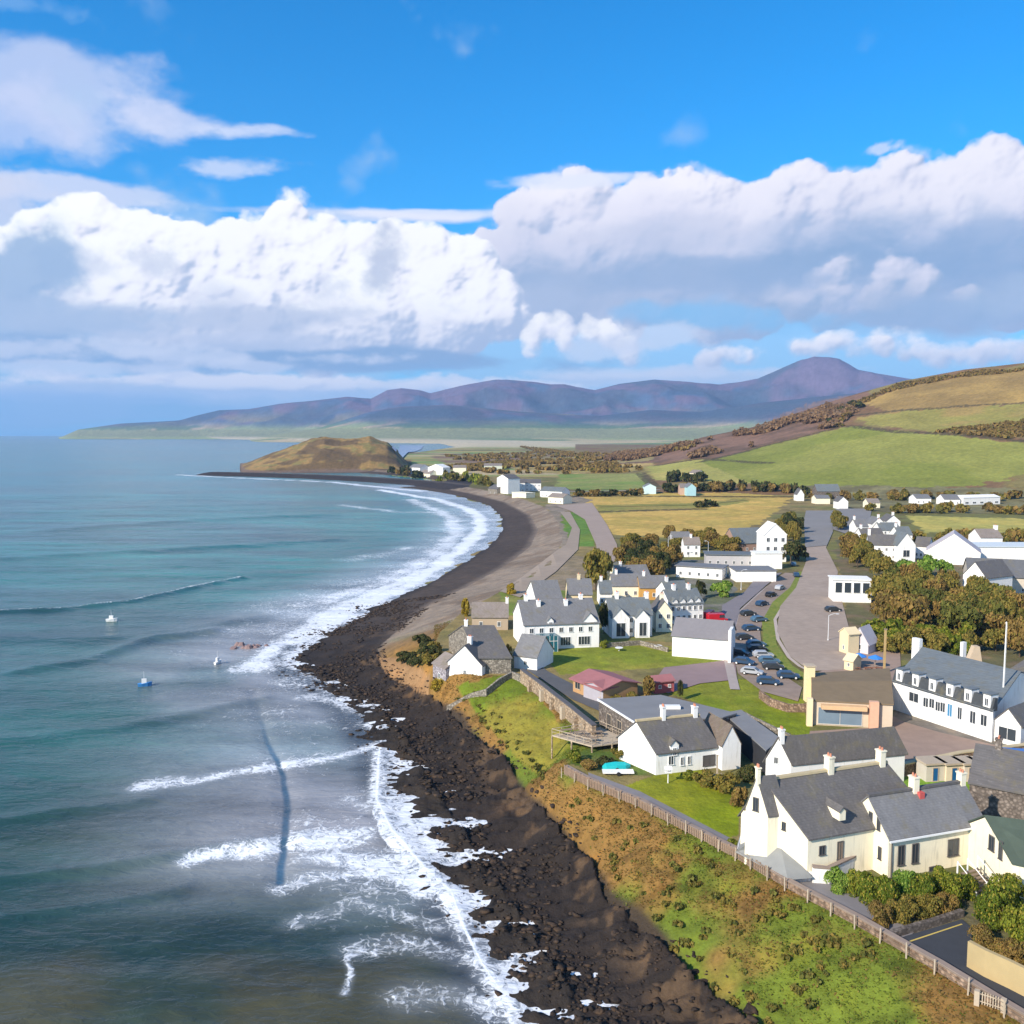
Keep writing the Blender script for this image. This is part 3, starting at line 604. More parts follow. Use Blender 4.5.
# ------------------------------------------------------------------ sea
def build_sea():
    az = np.linspace(R_(-42), R_(30), 1000)
    r = np.concatenate([np.geomspace(60, 900, 760)[:-1], np.geomspace(900, 20000, 200)])
    A, RR = np.meshgrid(az, r); X = RR*np.sin(A); Y = RR*np.cos(A); x = X.ravel(); y = Y.ravel(); R = RR.ravel()
    S = lambda px: np.array([at(*p, 0.) for p in px])
    n1 = fbm(x, y, 9, 4, 61); n2 = fbm(x, y, 40, 4, 62); n3 = fbm(x, y, 2.5, 3, 63); n4 = fbm(x*.3, y, 60, 4, 64)
    wx = x+(fbm(x, y, 14, 3, 65)-.5)*8; wy = y+(fbm(x, y, 14, 3, 66)-.5)*8
    foam = np.zeros(len(x)); sharp = np.zeros(len(x)); z = np.zeros(len(x))
    col = np.zeros((len(x), 3)); 
    def put(c, a): 
        a = np.clip(a, 0, 1); col[:] = col*(1-a[:, None])+np.array(c)*a[:, None]
    put((.022, .050, .040), np.ones(len(x))); put((.03, .10, .085), sst(R, 115, 185)); put((.022, .15, .13), sst(R, 200, 450)); put((.02, .15, .16), sst(R, 500, 1300))
    put((.085, .072, .035), sst(fbm(x, y, 26, 4, 70), .42, .62)*sst(R, 160, 90)*.75)
    put((.06, .10, .10), sst(n4, .5, .62)*.5*sst(R, 140, 260))
    d0 = dline(x, y, P0[:len(W_px)])
    put((.30, .28, .29), sst(d0, 60, 15)*sst(n2, .25, .55)*sst(R, 420, 200)*sst(R, 95, 130)*.9)
    put((.19, .22, .24), sst(y, 120, 160)*sst(y, 330, 200)*sst(x, -90, -25)*.65)  # lilac sheen of reflected cloud, painted into the water tint
    put((.30, .33, .38), sst(d0, 60, 5)*sst(y, 230, 320)*.8)
    put((.02, .025, .03), sst(d0, 13, 8)*sst(y, 300, 260))
    # breaker line near the rocks
    BL = S([(322, 640), (345, 668), (372, 700), (383, 728), (379, 760), (377, 800), (392, 832), (425, 868), (452, 892), (463, 925), (482, 965), (515, 1012), (545, 1045), (600, 1120)])
    dB = dline(x, y, BL); wob = (n1-.5)*1.2
    wd = np.interp(y, [60, 85, 120, 150, 200], [.28, .4, .5, .4, .5])
    foam = np.maximum(foam, 1.25*np.exp(-((dB+wob*.35)/(wd*.85))**2)*sst(y, 175, 150)); foam = np.maximum(foam, .8*np.exp(-(dB/2.2)**2)*sst(y, 175, 150)); z += .22*np.exp(-(dB/1.6)**2)*sst(y, 200, 150)
    # foam between the breaker and the rocks
    between = inpoly(x, y, np.concatenate([BL, P0[:len(W_px)][::-1][9:]])) if False else (d0 < 14)
    BW = np.concatenate([BL, S([(700, 1100), (640, 1000), (560, 900), (500, 820), (440, 750), (400, 700), (370, 670), (340, 650)])])
    ib = inpoly(wx, wy, BW)
    foam = np.maximum(foam, ib*(.70+.5*(n2-.5))*np.where(y < 260, 1, 0))
    foam = np.maximum(foam, .80*sst(d0, 12, 3)*(y < 300)*sst(n1, .3, .55)); foam = np.maximum(foam, .85*inpoly(x, y, P0)*(y < 260))
    # lace trailing seaward of the breaker
    for px, w, a in (([(140, 789), (200, 781), (262, 771), (320, 757), (380, 742)], 2.6, .74), ([(205, 857), (240, 848), (300, 842), (380, 838)], 2.6, .74),
                     ([(285, 885), (330, 873), (380, 868), (430, 880)], 2.6, .60), ([(300, 920), (360, 905), (450, 930)], 2.8, .50), ([(350, 955), (420, 950), (470, 965)], 3.0, .54), ([(325, 1000), (332, 975), (345, 955)], .7, .6),
                     ([(300, 700), (340, 705), (375, 715)], 4., .62), ([(260, 655), (300, 668), (350, 690)], 6., .60), ([(380, 1010), (440, 1000), (500, 1020)], 3., .5), ([(330, 850), (400, 860), (440, 885)], 4.0, .68), ([(345, 800), (378, 815)], 2.5, .5)):
        L = S(px); d = dline(wx, wy, L); foam = np.maximum(foam, a*np.exp(-(d/w)**2)*(.8+.5*n2)); 
        d_ = dline(x, y, L)
        if len(px) > 3 and w > 3: z += .35*np.exp(-(d_/2.5)**2)
    # surf zone along the bay
    foam = np.maximum(foam, sst(d0, 75, 10)*sst(y, 185, 230)*sst(y, 900, 600)*(.18+.55*fbm(x*.6, y, 22, 4, 81)))
    for px, w, a in (([(300, 640), (350, 612), (400, 590), (440, 565), (470, 540), (482, 525), (475, 512), (440, 500), (380, 490)], 6.5, .98),
                     ([(255, 668), (285, 640), (330, 615), (380, 592), (420, 572)], 6, .85), ([(330, 600), (390, 580), (430, 558), (455, 535), (450, 515), (410, 500)], 9, .72),
                     ([(340, 505), (400, 512), (440, 512)], 7, .6), ([(350, 560), (410, 548)], 8, .5), ([(180, 475), (240, 478), (330, 482), (420, 491)], 9, .85), ([(205, 474), (212, 475)], 12, 1.)):
        L = S(px); d = dline(wx, wy, L); foam = np.maximum(foam, a*np.exp(-(d/w)**2))
    wash = np.maximum(sst(d0, 60, 8)*sst(y, 290, 200)*sst(y, 80, 110)*(.16+.42*fbm(x*.7, y, 11, 4, 95)), .0); foam = np.maximum(foam, wash)
    put((.42, .45, .49), np.clip(foam, 0, 1)**1.5*.75)
    # swell crests
    for px, w, hh, fo in (([(-20, 614), (60, 610), (130, 602), (190, 589), (240, 578)], 3.0, .9, .62), ([(0, 640), (100, 640), (180, 630), (260, 618)], 5., .5, 0),
                      ([(20, 672), (90, 660), (150, 640), (210, 632)], 3.5, .9, 0), ([(0, 880), (100, 868), (200, 850), (300, 838)], 1.6, .35, 0), ([(0, 920), (90, 905), (180, 890)], 1.6, .3, 0), ([(0, 740), (120, 728), (260, 700)], 3., .5, 0), ([(0, 820), (150, 800)], 2., .4, 0), ([(-20, 560), (120, 552), (260, 545), (330, 540)], 8., .8, 0), ([(60, 530), (200, 520), (330, 515)], 12., .9, 0)):
        L = S(px); d = dline(x, y, L); z += hh*np.exp(-(d/w)**2)*np.clip(.5+n2, 0, 1.2)
        if fo: foam = np.maximum(foam, fo*np.exp(-(d/1.2)**2))
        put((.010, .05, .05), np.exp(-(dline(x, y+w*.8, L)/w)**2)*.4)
    # dark blue trough crossing the foam
    TR = S([(254, 690), (260, 720), (272, 750), (283, 775), (287, 810), (284, 850), (280, 882)]); d = dline(x+(n1-.5)*1., y, TR)
    ww = np.interp(y, [90, 130, 180], [.6, .55, .4]); k = np.exp(-(d/ww)**4); put((.012, .07, .13), k*.8*sst(y, 185, 150)); foam *= (1-k*.6); z -= .25*np.exp(-(d/1.5)**2)
    z += (fbm(x+y*.3, y*1.6, 7, 3, 90)-.5)*.35*sst(R, 1500, 300)+(fbm(x*.35+y*.1, y*1.3, 16, 3, 91)-.5)*.8*sst(R, 3000, 600)
    # keep the surface low right at the shore
    ins = inpoly(x, y, P0); z = np.where(ins, np.minimum(z, .12)-.0*d0, z)
    lag = ins & (R > 1000)
    z = np.where(lag, -1.2, z)
    # the horizon ring drops with the earth's curve
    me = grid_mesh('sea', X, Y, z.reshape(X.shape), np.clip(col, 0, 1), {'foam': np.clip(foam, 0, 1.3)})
    m = bpy.data.materials.new('sea_water'); m.use_nodes = True; N = NT(m.node_tree); nt = m.node_tree
    b = nt.nodes['Principled BSDF']
    at_ = nt.nodes.new('ShaderNodeAttribute'); at_.attribute_name = 'tint'; af = nt.nodes.new('ShaderNodeAttribute'); af.attribute_name = 'foam'
    ge = nt.nodes.new('ShaderNodeNewGeometry'); P = ge.outputs['Position']
    Pd = N.vm('ADD', P, N.vm('SCALE', N.xyz(N.noise(P, .5, 3, .5), N.noise(P, .45, 3, .5), 0.), sc=3.))
    D_ = af.outputs['Fac']; fine = N.noise(Pd, 1.3, 6, .68); broad = N.noise(P, .09, 4, .6)
    e1 = N.vor(Pd, .42, 1, 'DISTANCE_TO_EDGE', .6); e2 = N.vor(Pd, 1.15, 1, 'DISTANCE_TO_EDGE', .6)
    lace = N.m('MINIMUM', e1, N.m('MULTIPLY_ADD', e2, .8, .03))
    cover = N.m('ADD', N.m('MULTIPLY', D_, .36), N.m('MULTIPLY_ADD', fine, .5, N.m('MULTIPLY_ADD', broad, .30, -.55)))
    f1 = N.ss(N.m('SUBTRACT', cover, lace), -.06, .10)
    fnorm = N.m('MULTIPLY_ADD', N.m('MULTIPLY_ADD', fine, 1.4, N.m('MULTIPLY', broad, .9)), 1.3, -1.15)
    f2 = N.ss(N.m('SUBTRACT', fnorm, N.m('SUBTRACT', 1.0, D_)), .0, .75)
    f = N.m('MAXIMUM', N.m('MULTIPLY', f1, .85), N.m('MULTIPLY', f2, .80))
    f = N.m('MULTIPLY', f, N.ss(D_, .08, .38))
    f = N.m('MAXIMUM', f, N.ss(D_, .92, 1.15))
    c = N.mix(f, at_.outputs['Color'], (.80, .82, .85))
    k = N.m('MULTIPLY', N.m('MULTIPLY_ADD', N.noise(N.vm('MULTIPLY', P, (.22, 1., 1.)), .06, 6, .65), 2.4, -.2), N.m('MULTIPLY_ADD', N.noise(N.vm('MULTIPLY', P, (.3, 1., 1.)), .012, 4, .6), 1.6, .2)); c = N.mix(N.m('SUBTRACT', 1., f), c, N.mix(1., c, N.xyz(k, k, k), 'MULTIPLY'))
    nt.links.new(c, b.inputs['Base Color'])
    nt.links.new(N.m('MULTIPLY_ADD', f, .6, .20), b.inputs['Roughness']); b.inputs['IOR'].default_value = 1.33
    nt.links.new(N.m('MULTIPLY_ADD', f, -.4, .5), b.inputs['Specular IOR Level'])
    bn = nt.nodes.new('ShaderNodeBump'); bn.inputs['Strength'].default_value = .55; bn.inputs['Distance'].default_value = .35
    Ps = N.vm('MULTIPLY', P, (.55, 1.25, 1.))
    hgt = N.m('ADD', N.noise(Ps, .9, 4, .55, .6), N.m('ADD', N.m('MULTIPLY', N.noise(Ps, .16, 3, .5, .8), 2.5), N.m('MULTIPLY', f, .5)))
    nt.links.new(hgt, bn.inputs['Height']); nt.links.new(bn.outputs[0], b.inputs['Normal'])
    me.materials.append(m)
    o = bpy.data.objects.new('sea', me); COL.objects.link(o); tag(o, kind='structure')
build_sea()

# ------------------------------------------------------------------ haze
def build_haze():
    mb = MB().bx(-16000, 16000, -300, 20500, -5, 960)
    m = bpy.data.materials.new('haze'); m.use_nodes = True; nt = m.node_tree; nt.nodes.clear()
    out = nt.nodes.new('ShaderNodeOutputMaterial'); v = nt.nodes.new('ShaderNodeVolumePrincipled')
    v.inputs['Color'].default_value = (.36, .60, 1.0, 1); v.inputs['Density'].default_value = 4.4e-5; v.inputs['Anisotropy'].default_value = .0
    nt.links.new(v.outputs[0], out.inputs['Volume'])
    o = mb.build('haze', m); tag(o, 'thin pale blue sea haze hanging over the bay', 'haze', kind='stuff')
build_haze()

# ------------------------------------------------------------------ roads, paths and other flat ground
def patch(name, px, m, off=.05, step=4., world=False):
    P = np.array(px, float) if world else apoly(px)
    bm = bmesh.new(); vs = [bm.verts.new((p[0], p[1], 0)) for p in P]; bm.faces.new(vs)
    lo, hi = P.min(0), P.max(0); R = float(np.hypot(*P.mean(0))); step = max(step, R/60)
    for ax in (0, 1):
        v = lo[ax]+step
        while v < hi[ax]:
            co = [0, 0, 0]; no = [0, 0, 0]; co[ax] = v; no[ax] = 1
            bmesh.ops.bisect_plane(bm, geom=bm.verts[:]+bm.edges[:]+bm.faces[:], plane_co=co, plane_no=no); v += step
    bmesh.ops.triangulate(bm, faces=bm.faces[:])
    bm.verts.ensure_lookup_table(); X = np.array([v.co.x for v in bm.verts]); Y = np.array([v.co.y for v in bm.verts]); Z = height(X, Y, False)
    for v, z in zip(bm.verts, Z): v.co.z = z+off+R*.0004
    bmesh.ops.recalc_face_normals(bm, faces=bm.faces[:])
    me = bpy.data.meshes.new(name); bm.to_mesh(me); bm.free()
    if len(me.polygons) and me.polygons[0].normal.z < 0: me.flip_normals()
    me.materials.append(m); o = bpy.data.objects.new(name, me); COL.objects.link(o); return tag(o, kind='structure')
def ribbon(name, px, w, m, off=.09, world=False, z=None):
    """a strip of width w along a line of pixels on the ground"""
    P = np.array(px, float) if world else apoly(px)
    Q = []
    for i in range(len(P)-1):
        n = max(1, int(np.hypot(*(P[i+1]-P[i]))/6)); Q += [P[i]+(P[i+1]-P[i])*k/n for k in range(n)]
    Q.append(P[-1]); Q = np.array(Q); T = np.gradient(Q, axis=0); T /= np.hypot(T[:, 0], T[:, 1])[:, None]; Nn = np.stack([-T[:, 1], T[:, 0]], 1)
    A = Q+Nn*w/2; B = Q-Nn*w/2; mb = MB()
    za = height(A[:, 0], A[:, 1], False)+off; zb = height(B[:, 0], B[:, 1], False)+off
    for i in range(len(Q)-1):
        mb.quad((*B[i], zb[i]), (*B[i+1], zb[i+1]), (*A[i+1], za[i+1]), (*A[i], za[i]))
    o = mb.build(name, m); return tag(o, kind='structure')
ROAD = mat('road_tarmac', (.33, .255, .20), .9, .42, .5, .3)
ROADB = mat('road_blue_grey', (.215, .20, .19), .9, .25, .3, .3)
PAVE = mat('pavement', (.36, .30, .27), .9, .25, .5, .3)
LAWN = mat('lawn', (.14, .19, .02), .95, .4, 1.2, .6, col2=(.20, .20, .035))
YARD = mat('yard_concrete', (.29, .205, .16), .95, .35, .5, .3)
MAUVE = mat('mauve_tarmac', (.25, .175, .17), .9, .25, .4, .3)
KERB = mat('kerb', (.45, .36, .30), .85, .2)
YLINE = mat('yellow_line', (.55, .40, .10), .7, .15)
patch('road', [(810, 672), (790, 657), (777, 632), (780, 607), (796, 588), (806, 562), (806, 545), (804, 520), (806, 511), (831, 511), (833, 532), (826, 548), (838, 572), (835, 590), (842, 602), (852, 640), (850, 670)], ROAD, .05)
patch('road', [(805, 548), (804, 520), (806, 511), (831, 511), (833, 532), (827, 546)], ROADB, .12)
patch('road', [(831, 511), (840, 509), (872, 509), (868, 530), (845, 534), (833, 530)], ROADB, .10)
patch('car_park', [(799, 574), (786, 594), (768, 612), (760, 630), (762, 650), (775, 670), (802, 688), (798, 702), (762, 692), (738, 674), (731, 645), (740, 612), (768, 586), (785, 573)], mat('car_park_tarmac', (.26, .195, .155), .9, .45, .5, .3), .05)
patch('side_road', [(722, 606), (745, 592), (758, 576), (782, 573), (766, 586), (740, 609), (731, 642), (722, 645)], mat('mauve_road', (.20, .175, .18), .9, .2), .09)
patch('driveway', [(650, 688), (664, 668), (735, 660), (737, 680), (700, 684), (668, 694)], MAUVE, .06)
patch('yard', [(886, 712), (902, 722), (940, 733), (992, 745), (1030, 752), (1030, 742), (905, 765), (880, 766), (878, 722)], YARD, .06)
patch('yard', [(810, 732), (880, 728), (905, 765), (800, 770)], YARD, .10)
patch('promenade', [(588, 773), (640, 792), (690, 818), (742, 845), (790, 862), (880, 908), (918, 930), (900, 945), (860, 926), (790, 888), (740, 857), (690, 831), (640, 805), (590, 785)], mat('promenade_tarmac', (.20, .185, .19), .9, .3, .6, .3), .06)
patch('promenade', [(520, 658), (530, 658), (548, 672), (575, 686), (606, 704), (600, 712), (572, 700), (548, 684), (526, 670)], mat('path_tarmac', (.10, .10, .105), .9, .3, .6, .3), .08)
patch('patio', [(842, 662), (850, 650), (900, 652), (902, 690), (810, 690), (812, 676)], YARD, .08)
patch('promenade_track', [(556, 506), (592, 503), (607, 525), (617, 545), (618, 560), (600, 570), (596, 545), (585, 520), (572, 512)], mat('track', (.33, .25, .20), .9, .2, .3), .06)
patch('promenade_track', [(500, 592), (545, 560), (566, 545), (572, 528), (560, 512), (570, 512), (580, 530), (578, 550), (556, 572), (520, 598)], mat('track_pale', (.31, .24, .18), .9, .25, .3), .06)
patch('lane', [(896, 943), (905, 938), (962, 921), (972, 930), (970, 960), (1010, 985), (1060, 1010), (1060, 1050), (1000, 1008), (950, 978)], ASPH, .16)
ribbon('lane_marking', [(902, 946), (962, 926)], .16, YLINE, .21); 
ribbon('verge', [(806, 680), (785, 666), (770, 645), (768, 622), (778, 603), (795, 588), (803, 572)], 3.0, LAWN, .16)
ribbon('kerb', [(812, 673), (800, 667), (789, 658), (778, 640), (775, 620), (785, 603), (799, 588), (807, 565), (808, 545)], .8, KERB, .17)
ribbon('pavement', [(735, 690), (728, 660), (732, 635), (742, 612), (762, 593), (785, 575)], 1.8, PAVE, .14)
ribbon('field_track', [(600, 507), (700, 505), (748, 500)], 3., mat('track_green', (.19, .17, .05), .95, .3), .2)
ribbon('field_track', [(556, 492), (660, 490)], 5., PAVE, .3); ribbon('field_track', [(660, 496), (792, 497)], 3., mat('hedge_dark', (.07, .055, .025), .95, .3), .3)
mw = mat('estuary_water', (.16, .24, .36), .25, .05)
o = patch('estuary', [(392, 449), (400, 445.5), (424, 446), (421, 450), (408, 453), (396, 453)], mw, 1.0, 20.)

# ------------------------------------------------------------------ buildings
def ray_plane(u, v, p, q):
    """where the ray of a pixel meets the vertical plane through p and q: distance from p along pq, and z"""
    d = ray(u, v); e = np.array(q)-np.array(p); L = np.hypot(*e); e /= L; n = np.array([-e[1], e[0]])
    t = (n@np.array(p))/(n@d[:2]); X = d*t; return float((X[:2]-p)@e), float(CZ+X[2]), L
def opening(root, p, e, n, s, zc, w, h, frame=FRAMEW, pane=GLASS, name='window', bars=1, org=(0, 0, 0)):
    c = np.array(p)+e*s-org[:2]; z0 = zc-h/2-org[2]; z1 = zc+h/2-org[2]; f = min(.09, w*.12)
    mb = MB(); t = .09
    mb.box(c-e*(w/2-f/2)+n*t/2, e, n, f, t, z0, z1); mb.box(c+e*(w/2-f/2)+n*t/2, e, n, f, t, z0, z1)
    mb.box(c+n*t/2, e, n, w-2*f, t, z1-f, z1); mb.box(c+n*(t/2+.03), e, n, w+.1, t+.06, z0-f, z0)
    for k in range(bars): mb.box(c+e*((k+1)/(bars+1)-.5)*(w-2*f)+n*t/2, e, n, f*.6, t*.8, z0, z1-f)
    o = mb.build(name, frame, root)
    MB().box(c+n*.02, e, n, w-2*f, .04, z0, z1-f).build('pane' if name == 'window' else 'panel', pane, o)
    return o
def core(root, org, a, b, b2, a2, c, d, zb, he, hr, wall, roof, chim=(), dorm=(), over=.3, coping=None, flat=False, names=('wall', 'roof'), skirt=1.5, hip=0.):
    """a building on four corners (front a-b, back a2-b2) with a ridge c-d; returns its roof"""
    org = np.array(org, float); V = lambda p, z: (p[0]-org[0], p[1]-org[1], z-org[2])
    zE = zb+he; zR = zb+hr
    mb = MB(); i = 0
    B = [V(p, zb-skirt) for p in (a, b, b2, a2)]; E = [V(p, zE) for p in (a, b, b2, a2)]
    mb.v = B+E+[V(c, zR-.02), V(d, zR-.02)]
    if flat or hip: mb.f = [(0, 1, 5, 4), (1, 2, 6, 5), (2, 3, 7, 6), (3, 0, 4, 7), (3, 2, 1, 0), (4, 5, 6, 7)]
    else: mb.f = [(0, 1, 5, 4), (1, 2, 6, 9, 5), (2, 3, 7, 6), (3, 0, 4, 8, 7), (3, 2, 1, 0), (4, 5, 9, 8), (6, 7, 8, 9)]
    w = mb.build(names[0], wall, root)
    e = (b-a)/np.hypot(*(b-a)); rb = MB(); th = .18
    if flat:
        o_ = over; nn = (a2-a)/np.hypot(*(a2-a))
        P = [a-e*o_-nn*o_, b+e*o_-nn*o_, b2+e*o_+nn*o_, a2-e*o_+nn*o_]; rb.hexa([V(p, zE+.003) for p in P], [V(p, zE+.28) for p in P])
    elif hip:
        cc = c+(d-c)*hip*.5; dd = d-(d-c)*hip*.5; nn = (a2-a)/np.hypot(*(a2-a)); o_ = over
        P = [a-e*o_-nn*o_, b+e*o_-nn*o_, b2+e*o_+nn*o_, a2-e*o_+nn*o_]; s = len(rb.v)
        rb.v += [V(p, zE+.01) for p in P]+[V(cc, zR), V(dd, zR)]; rb.f += [(0, 1, 5, 4), (1, 2, 5), (2, 3, 4, 5), (3, 0, 4), (3, 2, 1, 0)]
    else:
        for (p, q) in ((a, b), (b2, a2)):
            r0, r1 = (c, d) if p is a else (d, c); ee = e if p is a else -e
            dn0 = (p-r0); k = 1+over/np.hypot(*dn0); sl_ = (hr-he)/np.hypot(*dn0)
            lo0 = r0+dn0*k-ee*over*.6; lo1 = r1+(q-r1)*k+ee*over*.6; hi0 = r0-ee*over*.6; hi1 = r1+ee*over*.6
            zl = zE-sl_*over+.03
            ring = lambda dz: [V(lo0, zl+dz), V(lo1, zl+dz), V(hi1, zR+.03+dz), V(hi0, zR+.03+dz)]
            rb.hexa(ring(0), ring(th))
    rf = rb.build(names[1], roof, root)
    if coping is not None and not flat:
        cb = MB(); m = (c+d)/2; L = np.hypot(*(d-c)); er = (d-c)/L; cb.box(np.array(V(m, 0))[:2], er, np.array([-er[1], er[0]]), L+.4, .5, zR+.1-org[2], zR+.36-org[2]); cb.build('ridge_coping', coping, rf)
    for k, ch in enumerate(chim):
        s, wd, hh = ch[:3]; t = ch[3] if len(ch) > 3 else 0.; pc = c+(d-c)*s; pc = pc+((a+(b-a)*s)-pc)*t; zt = zR-(hr-he)*abs(t)
        er = (d-c)/np.hypot(*(d-c)); nn = np.array([-er[1], er[0]]); p2 = np.array(V(pc, 0))[:2]
        cb = MB().box(p2, er, nn, wd*.8, wd, zt-.8-org[2], zt+hh-org[2]).box(p2, er, nn, wd*.8+.16, wd+.16, zt+hh-org[2]+.003, zt+hh+.15-org[2])
        co = cb.build('chimney', wall if len(ch) < 5 else ch[4], rf)
        pb = MB(); 
        for j in (-1, 1): q_ = p2+nn*wd*.22*j; pb.tube((*q_, zt+hh+.155-org[2]), (*q_, zt+hh+.5-org[2]), .13, .1, 8)
        pb.build('chimney_pot', POT, co)
    return rf
def dormer(root, org, p, e, n, s, zb, w, h, dep, wall, roof, win=True):
    """a small gabled dormer: face centre at p+e*s, looking along n"""
    c = np.array(p)+e*s-np.array(org[:2]); z = zb-org[2]; mb = MB()
    F_ = [c-e*w/2, c+e*w/2, c+e*w/2-n*dep, c-e*w/2-n*dep]; mb.hexa([(q[0], q[1], z) for q in F_], [(q[0], q[1], z+h) for q in F_])
    i = len(mb.v); mb.v += [(*(c-e*w/2), z+h), (*(c+e*w/2), z+h), (*c, z+h+w*.55), (*(c-n*dep), z+h+w*.55)]; mb.f += [(i, i+1, i+2)]
    o = mb.build('dormer', wall, root)
    rb = MB(); r1 = c+n*.12; r2 = c-n*dep
    for sg in (-1, 1):
        l1 = c+e*sg*(w/2+.1)+n*.12; l2 = c+e*sg*(w/2+.1)-n*dep; zz = z+h-.06; zt = z+h+w*.55+.02
        P = [(*l1, zz), (*r1, zt), (*r2, zt), (*l2, zz)]
        if sg > 0: P = P[::-1]
        rb.hexa(P, [(x, y, k+.12) for x, y, k in P])
    rb.build('dormer_roof', roof, o)
    if win: opening(o, c+np.array(org[:2]), e, n, 0, zb+h*.5, w*.55, h*.62, org=org)
    return o
def house_px(name, label, cat, eL, eR, rL, rR, he, hr, zb=8., wall=WHITE, roof=SLATE, group=None, front=(), left=(), right=(), root=None, W=None, frame=FRAMEW, **kw):
    a, b = at(*eL, zb+he), at(*eR, zb+he)
    if W is None: c, d = at(*rL, zb+hr), at(*rR, zb+hr)
    else:
        e = (b-a)/np.hypot(*(b-a)); n = np.array([-e[1], e[0]]); c, d = a+n*W/2, b+n*W/2
    d = c+(b-a) if W is None and kw.pop('sq', True) else d
    if W is None: f_ = ray(*rR); pr = np.array([*d, zb+hr-CZ]); fw = pr[1]*math.cos(PITCH)-pr[2]*math.sin(PITCH); (lambda *a: 0)('RIDGE', rR, round(512+F*pr[0]/fw), round(512-F*(pr[1]*math.sin(PITCH)+pr[2]*math.cos(PITCH))/fw))
    bk = kw.pop('back', 1.); a2, b2 = c+(c-a)*bk, d+(d-b)*bk
    pr = np.array([*a2, zb+he-CZ]); fw = pr[1]*math.cos(PITCH)-pr[2]*math.sin(PITCH); (lambda *a: 0)('BACKL', eL, round(512+F*pr[0]/fw), round(512-F*(pr[1]*math.sin(PITCH)+pr[2]*math.cos(PITCH))/fw))
    if root is None:
        m = (a+b+a2+b2)/4; root = empty(name, (m[0], m[1], zb), label, cat, group)
    org = np.array(root.location)
    rf = core(root, org, a, b, b2, a2, c, d, zb, he, hr, wall, roof, **kw)
    e = (b-a)/np.hypot(*(b-a)); n = np.array([e[1], -e[0]])
    for (u, v, w, h, *r) in front:
        s, z, L = ray_plane(u, v, a, b); nm = r[0] if r else 'window'; opening(root, a, e, n, s, z, w, h, r[1] if len(r) > 1 else frame, r[2] if len(r) > 2 else (GLASS if nm == 'window' else WOOD), nm, org=org)
    el = (a-a2)/np.hypot(*(a-a2)); nl = np.array([el[1], -el[0]])
    for (u, v, w, h, *r) in left:
        s, z, L = ray_plane(u, v, a2, a); opening(root, a2, el, nl, s, z, w, h, frame, GLASS, 'window', org=org)
    return root, dict(a=a, b=b, a2=a2, b2=b2, c=c, d=d, e=e, n=n, org=org, zb=zb, he=he, hr=hr)
def house_g(name, label, cat, bl, br, W, he, hr, wall=WHITE, roof=SLATE, cols=0, rows=1, ww=.9, wh=1.1, gable=False, group=None, root=None, chim=(), frame=FRAMEW, door=False, gcols=0, z0=1.0, **kw):
    """front wall standing on the ground between two pixels"""
    p, q = atg(*bl), atg(*br); zb = min(h1(*p), h1(*q)); a, b = p, q
    e = (b-a)/np.hypot(*(b-a)); n = np.array([e[1], -e[0]]); L = np.hypot(*(b-a)); a2, b2 = a-n*W, b-n*W
    if root is None: m = (a+b2)/2; root = empty(name, (m[0], m[1], zb), label, cat, group)
    org = np.array(root.location)
    if gable: # ridge runs away from the viewer
        core(root, org, b, b2, a2, a, (a+b)/2, (a2+b2)/2, zb, he, hr, wall, roof, chim=chim, **kw)
    else: core(root, org, a, b, b2, a2, (a+a2)/2, (b+b2)/2, zb, he, hr, wall, roof, chim=chim, **kw)
    st = (he-.3)/rows
    for r in range(rows):
        for c in range(cols):
            s = L*(c+.5)/cols
            if door and r == 0 and c == cols//2: opening(root, a, e, n, s, zb+1.05, 1., 2.1, frame, WOOD, 'door', 0, org=org)
            else: opening(root, a, e, n, s, zb+z0+st*r+wh/2, min(ww, L/cols*.7), wh, frame, GLASS, 'window', org=org)
    for c in range(gcols):
        s = W*(c+.5)/gcols; el = -(-n); opening(root, a2, n, np.array([n[1], -n[0]]), s, zb+z0+wh/2, ww, wh, frame, GLASS, 'window', org=org)
    return root, dict(a=a, b=b, a2=a2, b2=b2, e=e, n=n, org=org, zb=zb, he=he, hr=hr, L=L, W=W)

# nearest white house: tall left gable, long catslide roof and a gabled front wing, each roof a part of its own
root, g = house_px('house', 'largest white house at lower right, long grey slate roof with yellow ridge coping', 'house', (808, 838), (930, 817), (765, 781), (912, 763), 4.9, 9.6, back=.55, wall=CREAM, roof=SLATE, coping=YEL,
    front=[(822, 850, .8, 1.0), (840, 850, .8, 2.0, 'door')], left=[(784, 826, .5, .9)], chim=[(.52, .9, 1.7), (.96, .9, 1.6)], frame=FRAMED)
A_ROOT = root
_, g2 = house_px('', '', '', (768, 815), (786, 813), (757, 778), (776, 775), 6.4, 10.2, back=.9, wall=CREAM, roof=SLATE, root=root, names=('gable_wing', 'wing_roof'), left=[(756, 804, .7, 1.5)], chim=[(.05, .5, 1.1)], frame=FRAMED, over=.12)
dormer(root, g['org'], g['a'], g['e'], g['n'], 4.4, 8+6.2, .8, 1.0, 3.0, CREAM, SLATE, False).location = (0, 0, 0)
root, g = house_px('house', 'cream-white house behind the bushes with a red chimney base on its grey roof', 'house', (889, 838), (984, 822), (869, 797), (984, 787), 4.6, 7.9, wall=CREAM, roof=SLATE2, coping=SLATE,
    front=[(901, 855, .9, 2.2), (915, 853, .9, 2.2), (953, 847, 1.5, 1.9), (934, 868, 1.4, .5)], left=[(871, 818, .55, 1.4), (879, 824, .5, 1.4), (871, 848, .5, 1.3), (880, 853, .5, 1.4)], chim=[(.47, .9, 1.5), (.985, .8, 1.2)], frame=FRAMED)
